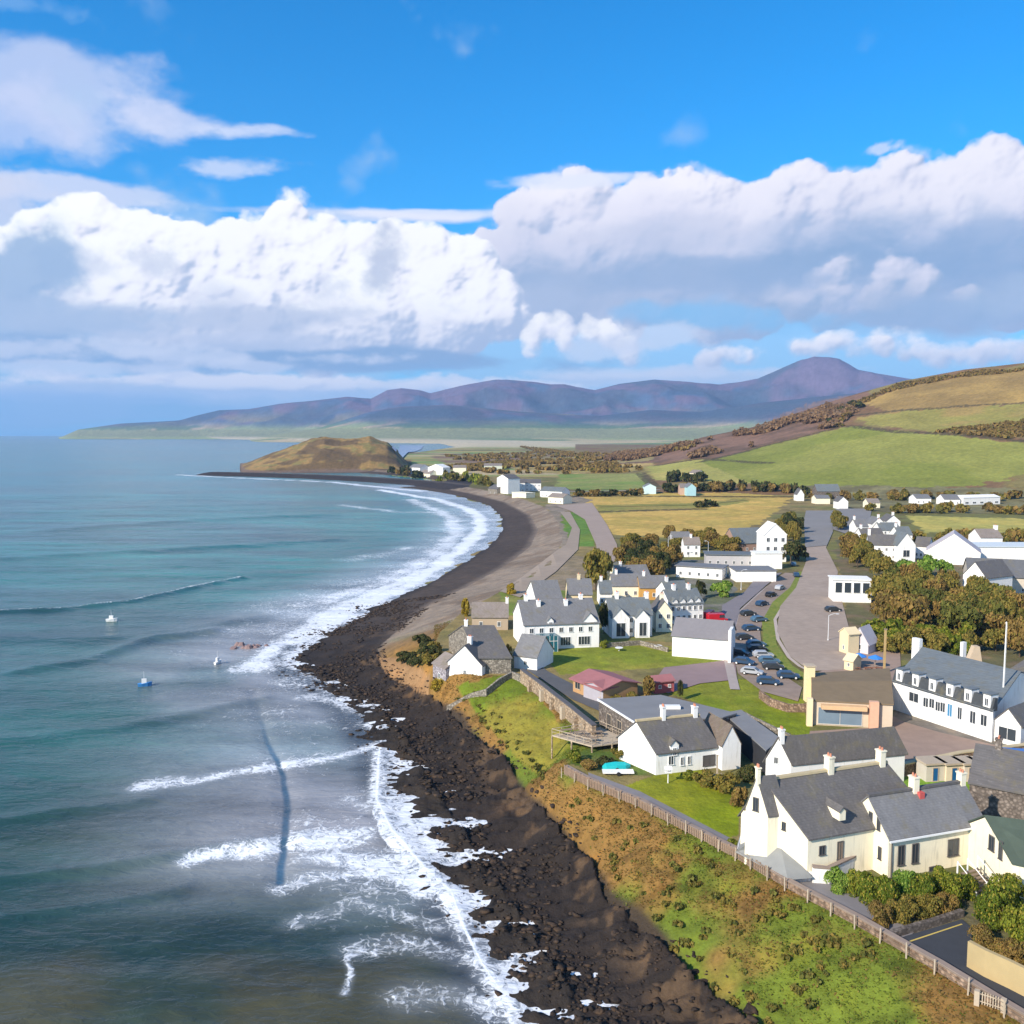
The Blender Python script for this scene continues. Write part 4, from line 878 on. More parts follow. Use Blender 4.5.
MB().box(np.array(g['c']+(g['d']-g['c'])*.5+(g['a']-g['c'])*.18)-g['org'][:2], g['e'], g['n'],   .65, .65, 6.6, 7.9).build('chimney_base', mat('red_flashing', (.48, .09, .08), .8, .2), root)
for q_ in (g['a'], g['b']): MB().tube((*(q_+g['n']*.12+g['e']*(.35 if q_ is g['a'] else -.35)-g['org'][:2]), -.5), (*(q_+g['n']*.12+g['e']*(.35 if q_ is g['a'] else -.35)-g['org'][:2]), 4.3), .07, .07, 6).build('downpipe', FRAMED, root)
GUT = MB(); mid = (g['a']+g['b'])/2+g['n']*.42-g['org'][:2]; GUT.box(mid, g['e'], g['n'], np.hypot(*(g['b']-g['a']))+.4, .16, 4.22, 4.4); GUT.build('gutter', FRAMEW, root)
# low grey apron roof at the foot of the tall gable
lr = empty('lean_to', (*atv(770, 862), 8.), 'low grey hipped lean-to roof at the foot of the tall white gable beside the promenade', 'lean-to')
og = np.array(lr.location); Z = lambda u, v, z: tuple(np.array([*at(u, v, 8+z), 8+z])-og)
m = MB(); base = [Z(737, 858, .0), Z(790, 884, .0), Z(812, 882, .0), Z(783, 842, .0), Z(742, 838, .0)]
m.hexa([(x, y, -1) for x, y, z in base], [(x, y, 1.1) for x, y, z in base]); m.build('wall', WHITE, lr)
m = MB(); e_ = [Z(735, 852, .9), Z(788, 880, .9), Z(813, 878, .9), Z(785, 838, .9), Z(741, 832, .9)]; r_ = [Z(757, 838, 3.1), Z(779, 840, 3.1)]
m.v = e_+r_; m.f = [(0, 1, 6, 5), (1, 2, 6), (2, 3, 6), (3, 4, 5, 6), (4, 0, 5), (4, 3, 2, 1, 0)]; m.build('roof', mat('concrete_apron', (.22, .22, .21), .9, .3, .8, .4), lr)
root, g = house_px('house', 'long white building with dark slate roof just behind the yellow-coped ridge of the large house', 'house', (791, 762), (905, 751), (779, 738), (900, 727), 4.3, 7.4, wall=WHITE, roof=SLATE, chim=[(.02, .7, 1.1)], left=[(776, 760, .6, .9)])
root, g = house_px('cottage', 'white cottage standing on the bright lawn, two tall chimneys and a gabled porch', 'cottage', (656, 753), (718, 746), (637, 722), (722, 714), 3.2, 6.6, wall=WHITE, roof=SLATE, coping=YEL, front=[(671, 760, .9, 1.3), (682, 761, .6, 1.2), (689, 760, .6, 1.2), (709, 760, 2.0, 1.5, 'door', FRAMED, FRAMED)], chim=[(.42, .7, 1.8), (.94, .8, 1.4)], left=[])
dormer(root, g['org'], g['a'], g['e'], g['n'], 2.9, 8+2.3, 1.3, 1.7, 2.6, WHITE, SLATE)
wn = g['e']; p = g['b']+g['n']*1.2; 
core(root, g['org'], p+g['e']*3.0, p+g['e']*3.0-g['n']*6.5, p-g['n']*6.5, p, p+g['e']*1.5, p+g['e']*1.5-g['n']*6.5, 8., 3.6, 6.3, WHITE, mat('rust_tile_roof', (.15, .115, .09), .85, .4, kind='slate'), names=('gable_wing', 'wing_roof'), over=.12)
# flat roofed building and long shed behind the cottage
def prism_px(name, label, cat, ring, zt, wall, roof, zb=8., over=.15, group=None):
    P = [at(u, v, zb+zt) for u, v in ring][::-1]
    area = sum(P[i][0]*P[(i+1) % len(P)][1]-P[(i+1) % len(P)][0]*P[i][1] for i in range(len(P)))
    if area < 0: P = P[::-1]
    m = np.mean(P, 0); root = empty(name, (*m, zb), label, cat, group); Q = [p-m for p in P]
    MB().hexa([(q[0], q[1], -2.5) for q in Q], [(q[0], q[1], zt-.2) for q in Q]).build('wall', wall, root)
    Q2 = [q*(1+over/np.hypot(*q)) for q in Q]; MB().hexa([(q[0], q[1], zt-.197) for q in Q2], [(q[0], q[1], zt) for q in Q2]).build('roof', roof, root)
    return root, m, P
FLATR = mat('grey_flat_roof', (.20, .20, .205), .9, .3, .3, .2)
root, m, P = prism_px('pub', 'flat grey-roofed stone building with three dark doorways opening on the wooden terrace', 'building', [(599, 699), (661, 695), (736, 713), (722, 717), (636, 722)], 4.2, mat('dark_stone', (.20, .165, .14), .95, .4, .8, .5, kind='stone'), FLATR)
fa, fb = at(599, 699, 12.2), at(636, 722, 12.2); e = (fb-fa)/np.hypot(*(fb-fa)); n = np.array([e[1], -e[0]]); og = np.array(root.location)
for s in (.30, .58, .85): opening(root, fa, e, n, s*np.hypot(*(fb-fa)), 9.6, 1.5, 2.4, PALEW, DARK, 'door', org=og)
tr = MB(); mm = (fa+fb)/2-og[:2]; tr.box(mm+n*.28, e, n, np.hypot(*(fb-fa)), .16, 4.02, 4.3); tr.build('parapet_trim', FRAMEW, root)
MB().bx(-1.6, 1.6, -.5, .5, 4.25, 4.75).build('rooflight', FRAMEW, root)
root, m, P = prism_px('shed', 'long dark-sided shed with a grey roof between the cottage and the long slate-roofed building', 'shed', [(724, 713), (741, 710), (780, 738), (766, 750)], 3.6, DARK, FLATR)
# red and brown pavilion, small red shed
root, g = house_g('pavilion', 'low pavilion with red-edged roof and orange open front above the retaining wall', 'pavilion', (573, 692), (603, 704), 8, 2.6, 3.6, wall=mat('pavilion_brown', (.42, .25, .12), .8, .2), roof=REDR, cols=3, ww=1.6, wh=1.4, frame=PALEW, over=.7)
root, g = house_g('pavilion', 'grey and brown cabin at the end of the red-edged pavilion', 'pavilion', (603, 704), (618, 700), 5, 2.6, 3.3, wall=mat('cabin_grey', (.36, .34, .38), .8, .2), roof=REDR, cols=1, over=.4)
root, g = house_g('shed', 'small red brick shed beside the mauve driveway and orange bush', 'shed', (655, 694), (674, 692), 3, 2.2, 2.9, wall=mat('red_brick', (.40, .10, .10), .9, .25), roof=REDR, cols=2, ww=.6, wh=.6)
# seafront stone house group
root, g = house_px('house', 'seafront house with white gable and large dark slate roof above the sloping lawn', 'house', (479, 658), (511, 658), (463, 626), (504, 625), 3.2, 7.6, zb=8., wall=STONE, roof=SLATE, chim=[(.1, .9, 1.2, 0, WHITE)], left=[])
root2, g2 = house_g('house', 'white-gabled cottage face with small arched window left of the dark slate roof', 'house', (448, 677), (482, 676), 4.2, 3.2, 6.8, wall=WHITE, roof=SLATE, gable=True, cols=1, ww=.7, wh=.9, chim=[(.55, .9, 1.3)])
root, g = house_g('house', 'small white outbuilding with steep grey roof at the head of the retaining wall', 'house', (514, 668), (537, 671), 8, 2.8, 6.2, wall=WHITE, roof=SLATE2, cols=1, ww=.8, wh=.8)
root, g = house_g('house', 'brown-roofed house with a single white chimney nearest the shingle beach', 'house', (472, 630), (508, 630), 8, 3.2, 6.0, wall=mat('tan_render', (.40, .31, .22), .9, .2), roof=TAUPER, cols=2, chim=[(.97, .9, 1.2, 0, WHITE)])
root, g = house_g('house', 'grey stone seaward house with lichen-stained roof at the cliff corner', 'house', (433, 680), (446, 682), 6, 3.6, 5.4, wall=mat('lilac_stone', (.38, .34, .36), .95, .3, .8, .4, kind='stone'), roof=TAUPER, cols=1, rows=1)
# garden wall below it
def wall_px(name, label, px, h, t, m, cap=None, ground=True, cat='wall', zoff=0., world=False, skirt=1.6, taper=0.):
    P = np.array(px, float) if world else np.array([atv(*p) for p in px]); Q = []
    for i in range(len(P)-1):
        k = max(1, int(np.hypot(*(P[i+1]-P[i]))/2.5)); Q += [P[i]+(P[i+1]-P[i])*j/k for j in range(k)]
    Q.append(P[-1]); Q = np.array(Q); z = height(Q[:, 0], Q[:, 1], False) if ground else np.full(len(Q), zoff)
    T = np.gradient(Q, axis=0); T /= np.hypot(T[:, 0], T[:, 1])[:, None]; Nn = np.stack([-T[:, 1], T[:, 0]], 1)
    root = empty(name, (*Q[0], float(z[0])), label, cat); o = np.array(root.location)
    def strip(t, z0, z1, nm, mm, bev=0):
        mb = MB(); mb.v = []
        for i in range(len(Q)):
            for sg, zz in ((1, z0), (-1, z0), (-1, z1), (1, z1)):
                p = Q[i]+Nn[i]*sg*t/2-o[:2]; jit = (vnoise(np.array([Q[i][0]*1.3]), np.array([Q[i][1]*1.3]), 5)[0]-.5)*.12 if zz == z1 else 0
                mb.v.append((p[0], p[1], z[i]-o[2]+zz+jit))
        for i in range(len(Q)-1):
            for k in range(4):
                k2 = (k+1) % 4; mb.f.append((4*i+k, 4*i+k2, 4*i+4+k2, 4*i+4+k))
        n = 4*(len(Q)-1); mb.f += [(3, 2, 1, 0), (n, n+1, n+2, n+3)]
        return mb.build(nm, mm, root)
    strip(t, -skirt, h, 'masonry', m)
    if cap is not None: strip(t+.18, h+.08, h+.26, 'coping', cap)
    return root, Q, z, T, Nn
wall_px('garden_wall', 'grey stone garden wall under the white gable at the top of the sloping lawn', [(447, 682), (470, 684), (486, 685), (512, 678), (522, 682)], 1.3, .5, STONE, None)
root, Q, z, T, Nn = wall_px('retaining_wall', 'tall buttressed stone retaining wall stepping down beside the sloping lawn', [(522, 682), (545, 700), (572, 722), (594, 741)], 2.4, .7, SAND, mat('dark_cap', (.10, .095, .10), .9, .2), skirt=5)
for k in range(2, len(Q)-1, 2):
    c = Q[k]+Nn[k]*(-.55 if (Nn[k]@np.array([0, -1.])) < 0 else .55)-np.array(root.location)[:2]
    MB().box(c, T[k], Nn[k], .9, .9, -4.5, 1.9).build('buttress', PALEW if k % 4 == 0 else SAND, root)
SEA_L = [(566, 772), (592, 786), (640, 806), (690, 832), (740, 858), (790, 889), (860, 926), (940, 972), (1010, 1015), (1060, 1045)]
root, Q, z, T, Nn = wall_px('sea_wall', 'long pinkish stone sea wall along the clifftop promenade', SEA_L, .75, .45, PINKS, mat('wall_cap', (.27, .205, .165), .9, .3, 1.5), skirt=2.5)
root = empty('fence', (*Q[0], float(z[0])), 'pale post and wire fence on the seaward side of the long clifftop wall', 'fence'); o = np.array(root.location)
sg = 1 if (Nn[3]@np.array([-1., -1.])) > 0 else -1
fr = MB(); prev = None; side = Nn*sg
posts = [k for k in range(0, len(Q), 1)][::1]
for k in posts:
    p = Q[k]+side[k]*.75-o[:2]; zz = h1(*(Q[k]+side[k]*.75))-o[2]; ln = random.uniform(-.12, .12); hh = random.uniform(1.35, 1.75)
    if k < 98: MB().tube((*p, zz-.5), (p[0]+ln, p[1]+ln*.4, zz+hh), .085, .07, 6).build('post', PALEW, root)
    if prev is not None:
        for hgt in (.5, .9, 1.25): fr.tube((*prev[0], prev[1]+hgt), (*p, zz+hgt), .016, .016, 4)
    prev = (p, zz)
fr.build('wire', WOOD, root)
# plank fence on the first stretch
root = empty('fence', (*Q[0], float(z[0])), 'weathered vertical plank fence standing on the first stretch of the clifftop wall', 'fence'); o = np.array(root.location); mb = MB()
for k in range(0, min(len(Q)-1, 13)):
    L = np.hypot(*(Q[k+1]-Q[k])); nn = int(L/.28)
    for j in range(nn):
        p = Q[k]+(Q[k+1]-Q[k])*(j+.5)/nn+side[k]*.36-o[:2]; zz = z[k]+(z[k+1]-z[k])*(j+.5)/nn-o[2]
        mb.box(p, T[k], Nn[k], .2, .04, zz-.6, zz+random.uniform(.95, 1.25))
mb.build('planks', mat('plank_pink', (.27, .185, .13), .9, .45, 3.), root)
# deck
dk = empty('terrace', (*atv(592, 748), 8.), 'weathered timber terrace deck on posts outside the dark doorways', 'deck'); o = np.array(dk.location)
DP = [at(u, v, 9.0) for u, v in ((552, 735), (592, 746), (632, 741), (600, 727))]; DP = DP[::-1] if sum(DP[i][0]*DP[(i+1) % 4][1]-DP[(i+1) % 4][0]*DP[i][1] for i in range(4)) < 0 else DP
MB().hexa([(*(p-o[:2]), .8) for p in DP], [(*(p-o[:2]), 1.0) for p in DP]).build('deck', PALEW, dk)
rl = MB()
for i in range(4):
    p, q = DP[i]-o[:2], DP[(i+1) % 4]-o[:2]; L = np.hypot(*(q-p)); k = max(2, int(L/1.5))
    for j in range(k): c = p+(q-p)*j/k; rl.tube((*c, .8), (*c, 2.0), .05, .05, 6)
    rl.tube((*p, 2.0), (*q, 2.0), .05, .05, 6); rl.tube((*p, 1.5), (*q, 1.5), .03, .03, 6)
rl.build('railing', PALEW, dk)
for i in range(4):
    for j in (0, .5): c = DP[i]+(DP[(i+1) % 4]-DP[i])*j-o[:2]; MB().tube((*c, -4.5), (*c, .8), .14, .14, 8).build('leg', SAND, dk)
def picnic(u, v, label, zt=None, m=WOOD, group='picnic tables on the terrace'):
    z = 9.0 if zt is None else zt; p = at(u, v, z); r = empty('picnic_table', (*p, z), label, 'table', group, rz=random.uniform(-.5, .5))
    mb = MB(); [mb.bx(-.9, .9, -.36+k*.18, -.20+k*.18, .70, .74) for k in range(4)]; mb.build('tabletop', m, r)
    for s in (-1, 1): MB().bx(-.9, .9, s*.72-.13, s*.72+.13, .42, .46).build('bench', m, r)
    for s in (-1, 1): MB().tube((s*.6, -.8, 0), (s*.6, -.1, .7), .05, .05, 4).tube((s*.6, .8, 0), (s*.6, .1, .7), .05, .05, 4).build('leg', m, r)
picnic(566, 734, 'picnic table at the seaward end of the timber terrace'); picnic(580, 736, 'picnic table in the middle of the timber terrace'); picnic(597, 736, 'picnic table nearest the dark doorways on the terrace'); picnic(592, 742, 'picnic table by the outer railing of the terrace')

# hotel with mansard edge
root, g = house_px('hotel', 'long white hotel with grey roof, black mansard band and a row of white dormers', 'hotel', (893, 681), (993, 711), (923, 648), (1030, 664), 5.0, 8.6, wall=WHITE, roof=SLATEB, over=.2,
    front=[(914, 697, 2.0, 1.6), (926, 702, 1.1, 1.6), (932, 703, 1.1, 1.6), (938, 706, 1.0, 1.6), (943, 707, 1.0, 1.6), (950, 710, 1.0, 2.1, 'door', FRAMEW, mat('blue_door', (.05, .20, .36), .5, .1)), (960, 713, .9, 2.0), (973, 717, 1.1, 2.0), (984, 720, 1.2, 1.8)], left=[])
HG = g; Lh = np.hypot(*(g['b']-g['a']))
mb = MB(); o = g['org']; a_ = g['a']-o[:2]+g['n']*.25; b_ = g['b']-o[:2]+g['n']*.25
mb.hexa([(*a_, 4.9), (*b_, 4.9), (*(b_-g['n']*1.3), 4.9), (*(a_-g['n']*1.3), 4.9)], [(*(a_-g['n']*.7), 6.9), (*(b_-g['n']*.7), 6.9), (*(b_-g['n']*1.3), 6.9), (*(a_-g['n']*1.3), 6.9)]); mb.build('mansard', mat('mansard_slate', (.05, .055, .06), .7, .3, kind='slate'), root)
for k in range(6):
    c_ = g['a']+g['e']*Lh*(.07+k*.175); q_ = c_-o[:2]+g['n']*.1
    dm = MB().box(q_-g['n']*.9, g['e'], g['n'], 1.25, 1.8, 4.6, 7.35).build('dormer', WHITE, root); MB().box(q_-g['n']*.85, g['e'], g['n'], 1.45, 2.0, 7.353, 7.5).build('dormer_roof', SLATEB, dm)
    opening(dm, c_+g['n']*.1, g['e'], g['n'], 0, 8+6.2, .7, 1.2, org=o)
for u, v, w, h_ in ((917, 650, 1.6, 2.0), (963, 655, .6, 2.2)):
    p = at(u, v, 8+8.0)-o[:2]; c_ = MB().box(p, g['e'], g['n'], w, .9, 6.2, 8.2+h_).build('chimney', WHITE, root)
p = at(972, 667, 8+7.)-o[:2]; mb = MB(); mb.hexa([(p[0]-1.9, p[1]-.6, 5.5), (p[0]+1.9, p[1]-.6, 5.5), (p[0]+1.9, p[1]+.6, 5.5), (p[0]-1.9, p[1]+.6, 5.5)], [(p[0]+.0, p[1]-.6, 10.8), (p[0]+.9, p[1]-.6, 10.8), (p[0]+.9, p[1]+.6, 10.8), (p[0]+.0, p[1]+.6, 10.8)]); mb.build('gable_stack', mat('brown_cream', (.50, .38, .26), .9, .2), root)
root, g2 = house_g('porch', 'white gabled porch with a wide dark arched window at the end of the hotel', 'porch', (994, 741), (1020, 748), 6, 3.4, 5.6, wall=WHITE, roof=SLATE, gable=True, cols=1, ww=3.0, wh=1.9, z0=.8)
root, g2 = house_g('house', 'slate-roofed extension at the right edge beyond the white porch', 'house', (1008, 700), (1060, 722), 10, 5.4, 8.2, wall=WHITE, roof=SLATE, cols=4)
fp = at(1003, 694, 14.); r = empty('flagpole', (*fp, 13.6), 'tall white flagpole rising from the edge of the hotel roof', 'flagpole')
MB().tube((0, 0, -.5), (0, 0, 12.0), .13, .07, 8).build('pole', FRAMEW, r); MB().tube((0, 0, 12.0), (0, 0, 12.25), .16, .05, 8).build('finial', FRAMEW, r); MB().tube((.16, 0, .4), (.16, 0, 11.9), .02, .02, 4).build('halyard', FRAMEW, r)
# brown roofed forecourt building
root, g = house_px('cafe', 'brown felt-roofed building with orange fascia and wide glass front beside the lawn', 'cafe', (812, 701), (893, 705), (812, 683), (891, 682), 4.0, 4.7, wall=mat('beige_render', (.55, .45, .34), .9, .15), roof=BROWNR, over=.2, sq=False,
    front=[(840, 716, 7.0, 2.8, 'window', mat('pale_frame', (.62, .55, .47), .7, .1), mat('blue_glass', (.16, .22, .28), .15, .3, .5, 0, .6))])
o = g['org']; p = lambda u, z, off: at(u, 705, 8+z)-o[:2]
def onface(u, v0): s_, z_, L_ = ray_plane(u, v0, g['a'], g['b']); return g['a']+g['e']*s_-o[:2]
for nm, u, w, m_ in (('pillar', 809, .9, mat('cream_pillar', (.75, .60, .38), .85, .1)), ('pillar', 873, 1.4, mat('salmon_pillar', (.62, .36, .24), .85, .2))):
    c = onface(u, 715)+g['n']*.5; MB().box(c, g['e'], g['n'], w, .9, -.5, 4.6).build(nm, m_, root)
c0, c1 = onface(817, 703), onface(870, 703); MB().box((c0+c1)/2+g['n']*.6, g['e'], g['n'], np.hypot(*(c1-c0))-1.2, 1.1, 3.0, 3.7).build('fascia', mat('orange_fascia', (.62, .40, .22), .8, .2), root)
tw = empty('tower', (*at(809, 690, 10.), 8.), 'narrow cream rendered pillar tower at the left end of the brown roof', 'pillar')
MB().bx(-.75, .75, -.75, .75, -1, 6.4).build('shaft', mat('cream_tower', (.78, .62, .36), .85, .1), tw); MB().bx(-.9, .9, -.9, .9, 6.4, 6.65).build('cap', PALEW, tw)
# patio: yellow walls, blue parasols, tables, post
root, g2 = house_g('kiosk', 'tall yellow rendered kiosk at the edge of the wide road', 'kiosk', (839, 652), (848, 655), 2.8, 4.6, 5.6, wall=YELP, roof=YELP, gable=True, cols=1, ww=.6, wh=.9)
root, g2 = house_g('store', 'low yellow store next to the blue parasols', 'store', (844, 670), (853, 672), 3., 2.2, 3.2, wall=YELP, roof=YELP, cols=1, ww=.5, wh=.7)
root, g2 = house_g('house', 'pale lilac pointed roof hut behind the blue parasols', 'hut', (850, 652), (868, 655), 5, 2.4, 5.6, wall=mat('lilac_render', (.52, .48, .50), .9, .15), roof=mat('lilac_roof', (.46, .42, .44), .85, .2), gable=True, cols=1)
BLUE = mat('blue_canvas', (.04, .20, .55), .8, .15)
for u, v, lab in ((859, 666, 'bright blue parasol on the patio beside the yellow store'), (875, 668, 'blue parasol nearest the tall wooden post')):
    p_ = atv(u, v); r = empty('parasol', (*p_, 8.), lab, 'parasol', 'blue parasols on the patio'); MB().tube((0, 0, 0), (0, 0, 2.5), .04, .04, 6).build('pole', PALEW, r)
    mb = MB(); n = 8; ring = [(1.5*math.cos(k*math.pi/4), 1.5*math.sin(k*math.pi/4), 2.15) for k in range(8)]; mb.v = ring+[(0, 0, 2.8), (0, 0, 2.45)]+[(x, y, z-.12) for x, y, z in ring]
    mb.f = [(k, (k+1) % 8, 8) for k in range(8)]+[((k+1) % 8, k, 10+k, 10+(k+1) % 8) for k in range(8)]+[(10+(k+1) % 8, 10+k, 9) for k in range(8)]; mb.build('canopy', BLUE, r); MB().bx(-.3, .3, -.3, .3, 0, .1).build('base', STONE, r)
BRT = mat('brown_table', (.22, .09, .05), .8, .2)
for u, v, lab in ((856, 671, 'brown picnic table in front of the yellow store'), (869, 671, 'brown picnic table between the two blue parasols'), (879, 671, 'brown picnic table at the foot of the wooden post')): picnic(u, v, lab, 8., BRT, 'brown tables on the patio')
p_ = atv(884, 674); r = empty('post', (*p_, 8.), 'tall square golden wooden post by the patio', 'post'); MB().bx(-.18, .18, -.18, .18, -.5, 9.).build('shaft', mat('golden_wood', (.42, .29, .13), .8, .3, 2.), r); MB().bx(-.26, .26, -.26, .26, 9., 9.2).build('cap', WOOD, r)
# street lamps
def lamp(u, v, h, label, arm=1.6, d=(1, 0)):
    p = atg(u, v); z = h1(*p); r = empty('street_lamp', (*p, z), label, 'street lamp', 'street lamps along the roads')
    MB().tube((0, 0, -.3), (0, 0, h), .10, .06, 8).build('pole', METAL, r)
    MB().tube((0, 0, h), (d[0]*arm*.6, d[1]*arm*.6, h+.45), .05, .05, 6).tube((d[0]*arm*.6, d[1]*arm*.6, h+.45), (d[0]*arm, d[1]*arm, h+.42), .05, .05, 6).build('arm', METAL, r)
    MB().box((d[0]*arm, d[1]*arm), d, (-d[1], d[0]), .7, .25, h+.32, h+.44).build('lamp_head', METAL, r); MB().tube((0, 0, 0), (0, 0, .5), .17, .15, 8).build('base', METAL, r)
lamp(828, 641, 6., 'white curved street lamp beside the yellow kiosk', 2.); lamp(836, 600, 6., 'street lamp at the corner of the white glazed pavilion', 1.2, (-1, 0)); lamp(668, 560, 9., 'tall thin street lamp left of the long white walls', 1.2); lamp(708, 563, 8., 'street lamp rising behind the grey flat roofs', 1.2, (-1, 0)); lamp(741, 590, 6., 'street lamp on the pavement beside the upper car park', 1.4)
# white pavilion with four tall panes
root, g = house_g('pavilion', 'white flat-roofed pavilion with a row of large dark windows beside the wide road', 'pavilion', (833, 602), (871, 603), 7, 6.4, 7, wall=WHITE, roof=WHITE, flat=True, cols=0)
for k in range(4): opening(root, g['a'], g['e'], g['n'], g['L']*(.14+.24*k), g['zb']+4.3, g['L']*.19, 3.0, FRAMEW, GLASS, 'window', 0, org=g['org'])
# terrace of white houses
root, g = house_g('terraced_house', 'broad white two-storey terrace with grey roof and blue glass conservatory on its left', 'terrace', (524, 650), (599, 647), 14, 5.6, 9.8, wall=WHITE, roof=SLATE2, cols=0, chim=[(.25, 1., 1.2, .25), (.62, 1., 1.2, .25), (.1, 1., 1.2), (.85, 1., 1.)], over=.3)
for k in range(7): opening(root, g['a'], g['e'], g['n'], g['L']*(.10+.13*k), g['zb']+4.3, 1.0, 1.1, org=g['org'])
for s_, w in ((.55, 2.4), (.80, 2.8)): opening(root, g['a'], g['e'], g['n'], g['L']*s_, g['zb']+1.7, w, 1.9, bars=3, org=g['org'])
c = g['a']+g['e']*g['L']*.28+g['n']*1.4-g['org'][:2]; cs = MB().box(c, g['e'], g['n'], g['L']*.26, 2.8, -1, 3.6).build('conservatory', mat('teal_glass', (.02, .11, .15), .15, .3, .5, 0, .6), root); fb = MB()
for k in range(6): fb.box(c+g['e']*g['L']*.26*(k/5-.5)+g['n']*1.42, g['e'], g['n'], .08, .06, -.5, 3.6)
fb.box(c+g['n']*1.45, g['e'], g['n'], g['L']*.26, .05, 2.4, 2.5); fb.build('glazing_frame', FRAMEW, cs)
dormer(root, g['org'], g['a'], g['e'], g['n'], g['L']*.88, g['zb']+5.2, 3.2, .8, 4.0, WHITE, SLATE2); dormer(root, g['org'], g['a'], g['e'], g['n'], g['L']*.35, g['zb']+5.4, 1.4, .9, 3.0, WHITE, SLATE2)
root, g = house_g('house', 'taller grey-roofed house rising behind the broad white terrace', 'house', (536, 622), (562, 621), 12, 6.0, 9.6, wall=WHITE, roof=SLATE2, cols=3, rows=2)
root, g = house_g('house', 'grey-roofed house with yellow wall patch behind the right end of the white terrace', 'house', (568, 617), (592, 617), 11, 6.0, 9.2, wall=YELP, roof=SLATE2, cols=2, rows=2, chim=[(.5, 1, 1.2)])
# white gabled houses
root, g = house_g('house', 'white house with two gabled bays beside the dark tree shadow', 'house', (610, 637), (652, 636), 9, 5.2, 8.4, wall=WHITE, roof=SLATEB, cols=3, rows=2, chim=[(.25, 1., 1.4, 0, WHITE), (.97, 1., 1.3, 0, WHITE)])
for s_, w in ((.22, 4.2), (.74, 3.4)):
    dormer(root, g['org'], g['a']+g['n']*1.6, g['e'], g['n'], g['L']*s_, g['zb']-.5, w, 5.2, 5.5, WHITE, SLATEB)
root, g = house_g('house', 'cream narrow gabled house between the two-bayed house and the small slate roofs', 'house', (656, 632), (672, 632), 8, 5.0, 7.6, wall=CREAM, roof=SLATE, gable=True, cols=2, rows=2, chim=[(.5, 1., 1.)])
root, g = house_g('house', 'white row with green-grey roof directly behind the large grey-roofed hall', 'house', (670, 624), (703, 622), 8, 5.0, 8.0, wall=WHITE, roof=SLATEB, cols=6, rows=2, chim=[(.3, 1., 1.2, 0, WHITE), (.75, 1., 1.2, 0, WHITE)])
for k in range(4): dormer(root, g['org'], g['a'], g['e'], g['n'], g['L']*(.15+.23*k), g['zb']+4.4, 1.5, 1.2, 2.6, WHITE, SLATEB)
root, g = house_g('hall', 'white-walled hall with plain mid-grey roof beside the car park', 'hall', (672, 656), (729, 661), 10, 4.6, 7.4, wall=WHITE, roof=mat('mid_grey_roof', (.20, .185, .19), .8, .2), over=.4)
MB().box(g['b']-g['org'][:2]+g['e']*.3, g['e'], g['n'], .6, 4., -1, 7.).build('gable_wall', WHITE, root)
for bl, br, lab, rf, wl in (((612, 598), (640, 598), 'pale grey-roofed house at the back of the village left of the orange porch', SLATE2, CREAM), ((640, 600), (668, 600), 'house with orange timber porch behind the two-bayed white house', SLATE2, mat('orange_wood', (.50, .27, .07), .8, .2)), ((600, 606), (612, 606), 'small blue-grey roofed house right of the yellow-patched house', SLATEB, WHITE), ((668, 607), (690, 606), 'green-grey roofed house left of the brown bank', SLATEB, WHITE), ((618, 588), (650, 587), 'lowest-roofed grey bungalow under the dark trees', SLATE2, CREAM)):
    house_g('house', lab, 'house', bl, br, 9, 3.6, 6.4, wall=wl, roof=rf, cols=3, chim=[(.2, .9, 1.2, 0, WHITE)])
root, g = house_g('house', 'long low white-walled building with flat grey roof, left of the bright green bush', 'building', (676, 577), (722, 580), 8, 3.8, 5, wall=WHITE, roof=SLATE2, flat=True, cols=5, over=.5)
root, g = house_g('house', 'long white-walled flat building facing the upper car park', 'building', (736, 582), (776, 582), 10, 3.6, 5, wall=WHITE, roof=SLATE2, flat=True, cols=0, over=.3)
root, g = house_g('house', 'grey flat-roofed block behind the long white wall', 'building', (706, 566), (762, 567), 9, 4.2, 5, wall=mat('grey_render', (.42, .40, .40), .9, .2), roof=SLATEB, flat=True, cols=7, over=.5)
root, g = house_g('house', 'tall white three-storey gabled house towering beside the trees and road', 'house', (764, 562), (786, 562), 11, 10.5, 14.5, wall=WHITE, roof=WHITE, gable=True, cols=3, rows=3, ww=1.3, wh=1.5)
root, g = house_g('house', 'white windowless block at the foot of the tall three-storey house', 'building', (755, 569), (782, 569), 6, 5.6, 6, wall=WHITE, roof=WHITE, flat=True)
root, g = house_g('house', 'dark blue slate-roofed house left of the tall three-storey white house', 'house', (736, 553), (765, 552), 12, 4.0, 9.5, wall=mat('brick_dull', (.30, .19, .14), .9, .2), roof=SLATEB, cols=4)
root, g = house_g('house', 'pinkish-white house with small windows among brown trees left of the grey roofs', 'house', (684, 557), (700, 557), 6, 5, 7.5, wall=WHITE, roof=TAUPER, cols=2, rows=2, chim=[(.5, 1., 1.2)])
root, g = house_g('house', 'grey-windowed house at the edge of the golden field', 'house', (672, 549), (690, 549), 6, 5, 7., wall=mat('grey_render', (0, 0, 0)), roof=SLATE2, cols=4, rows=2)
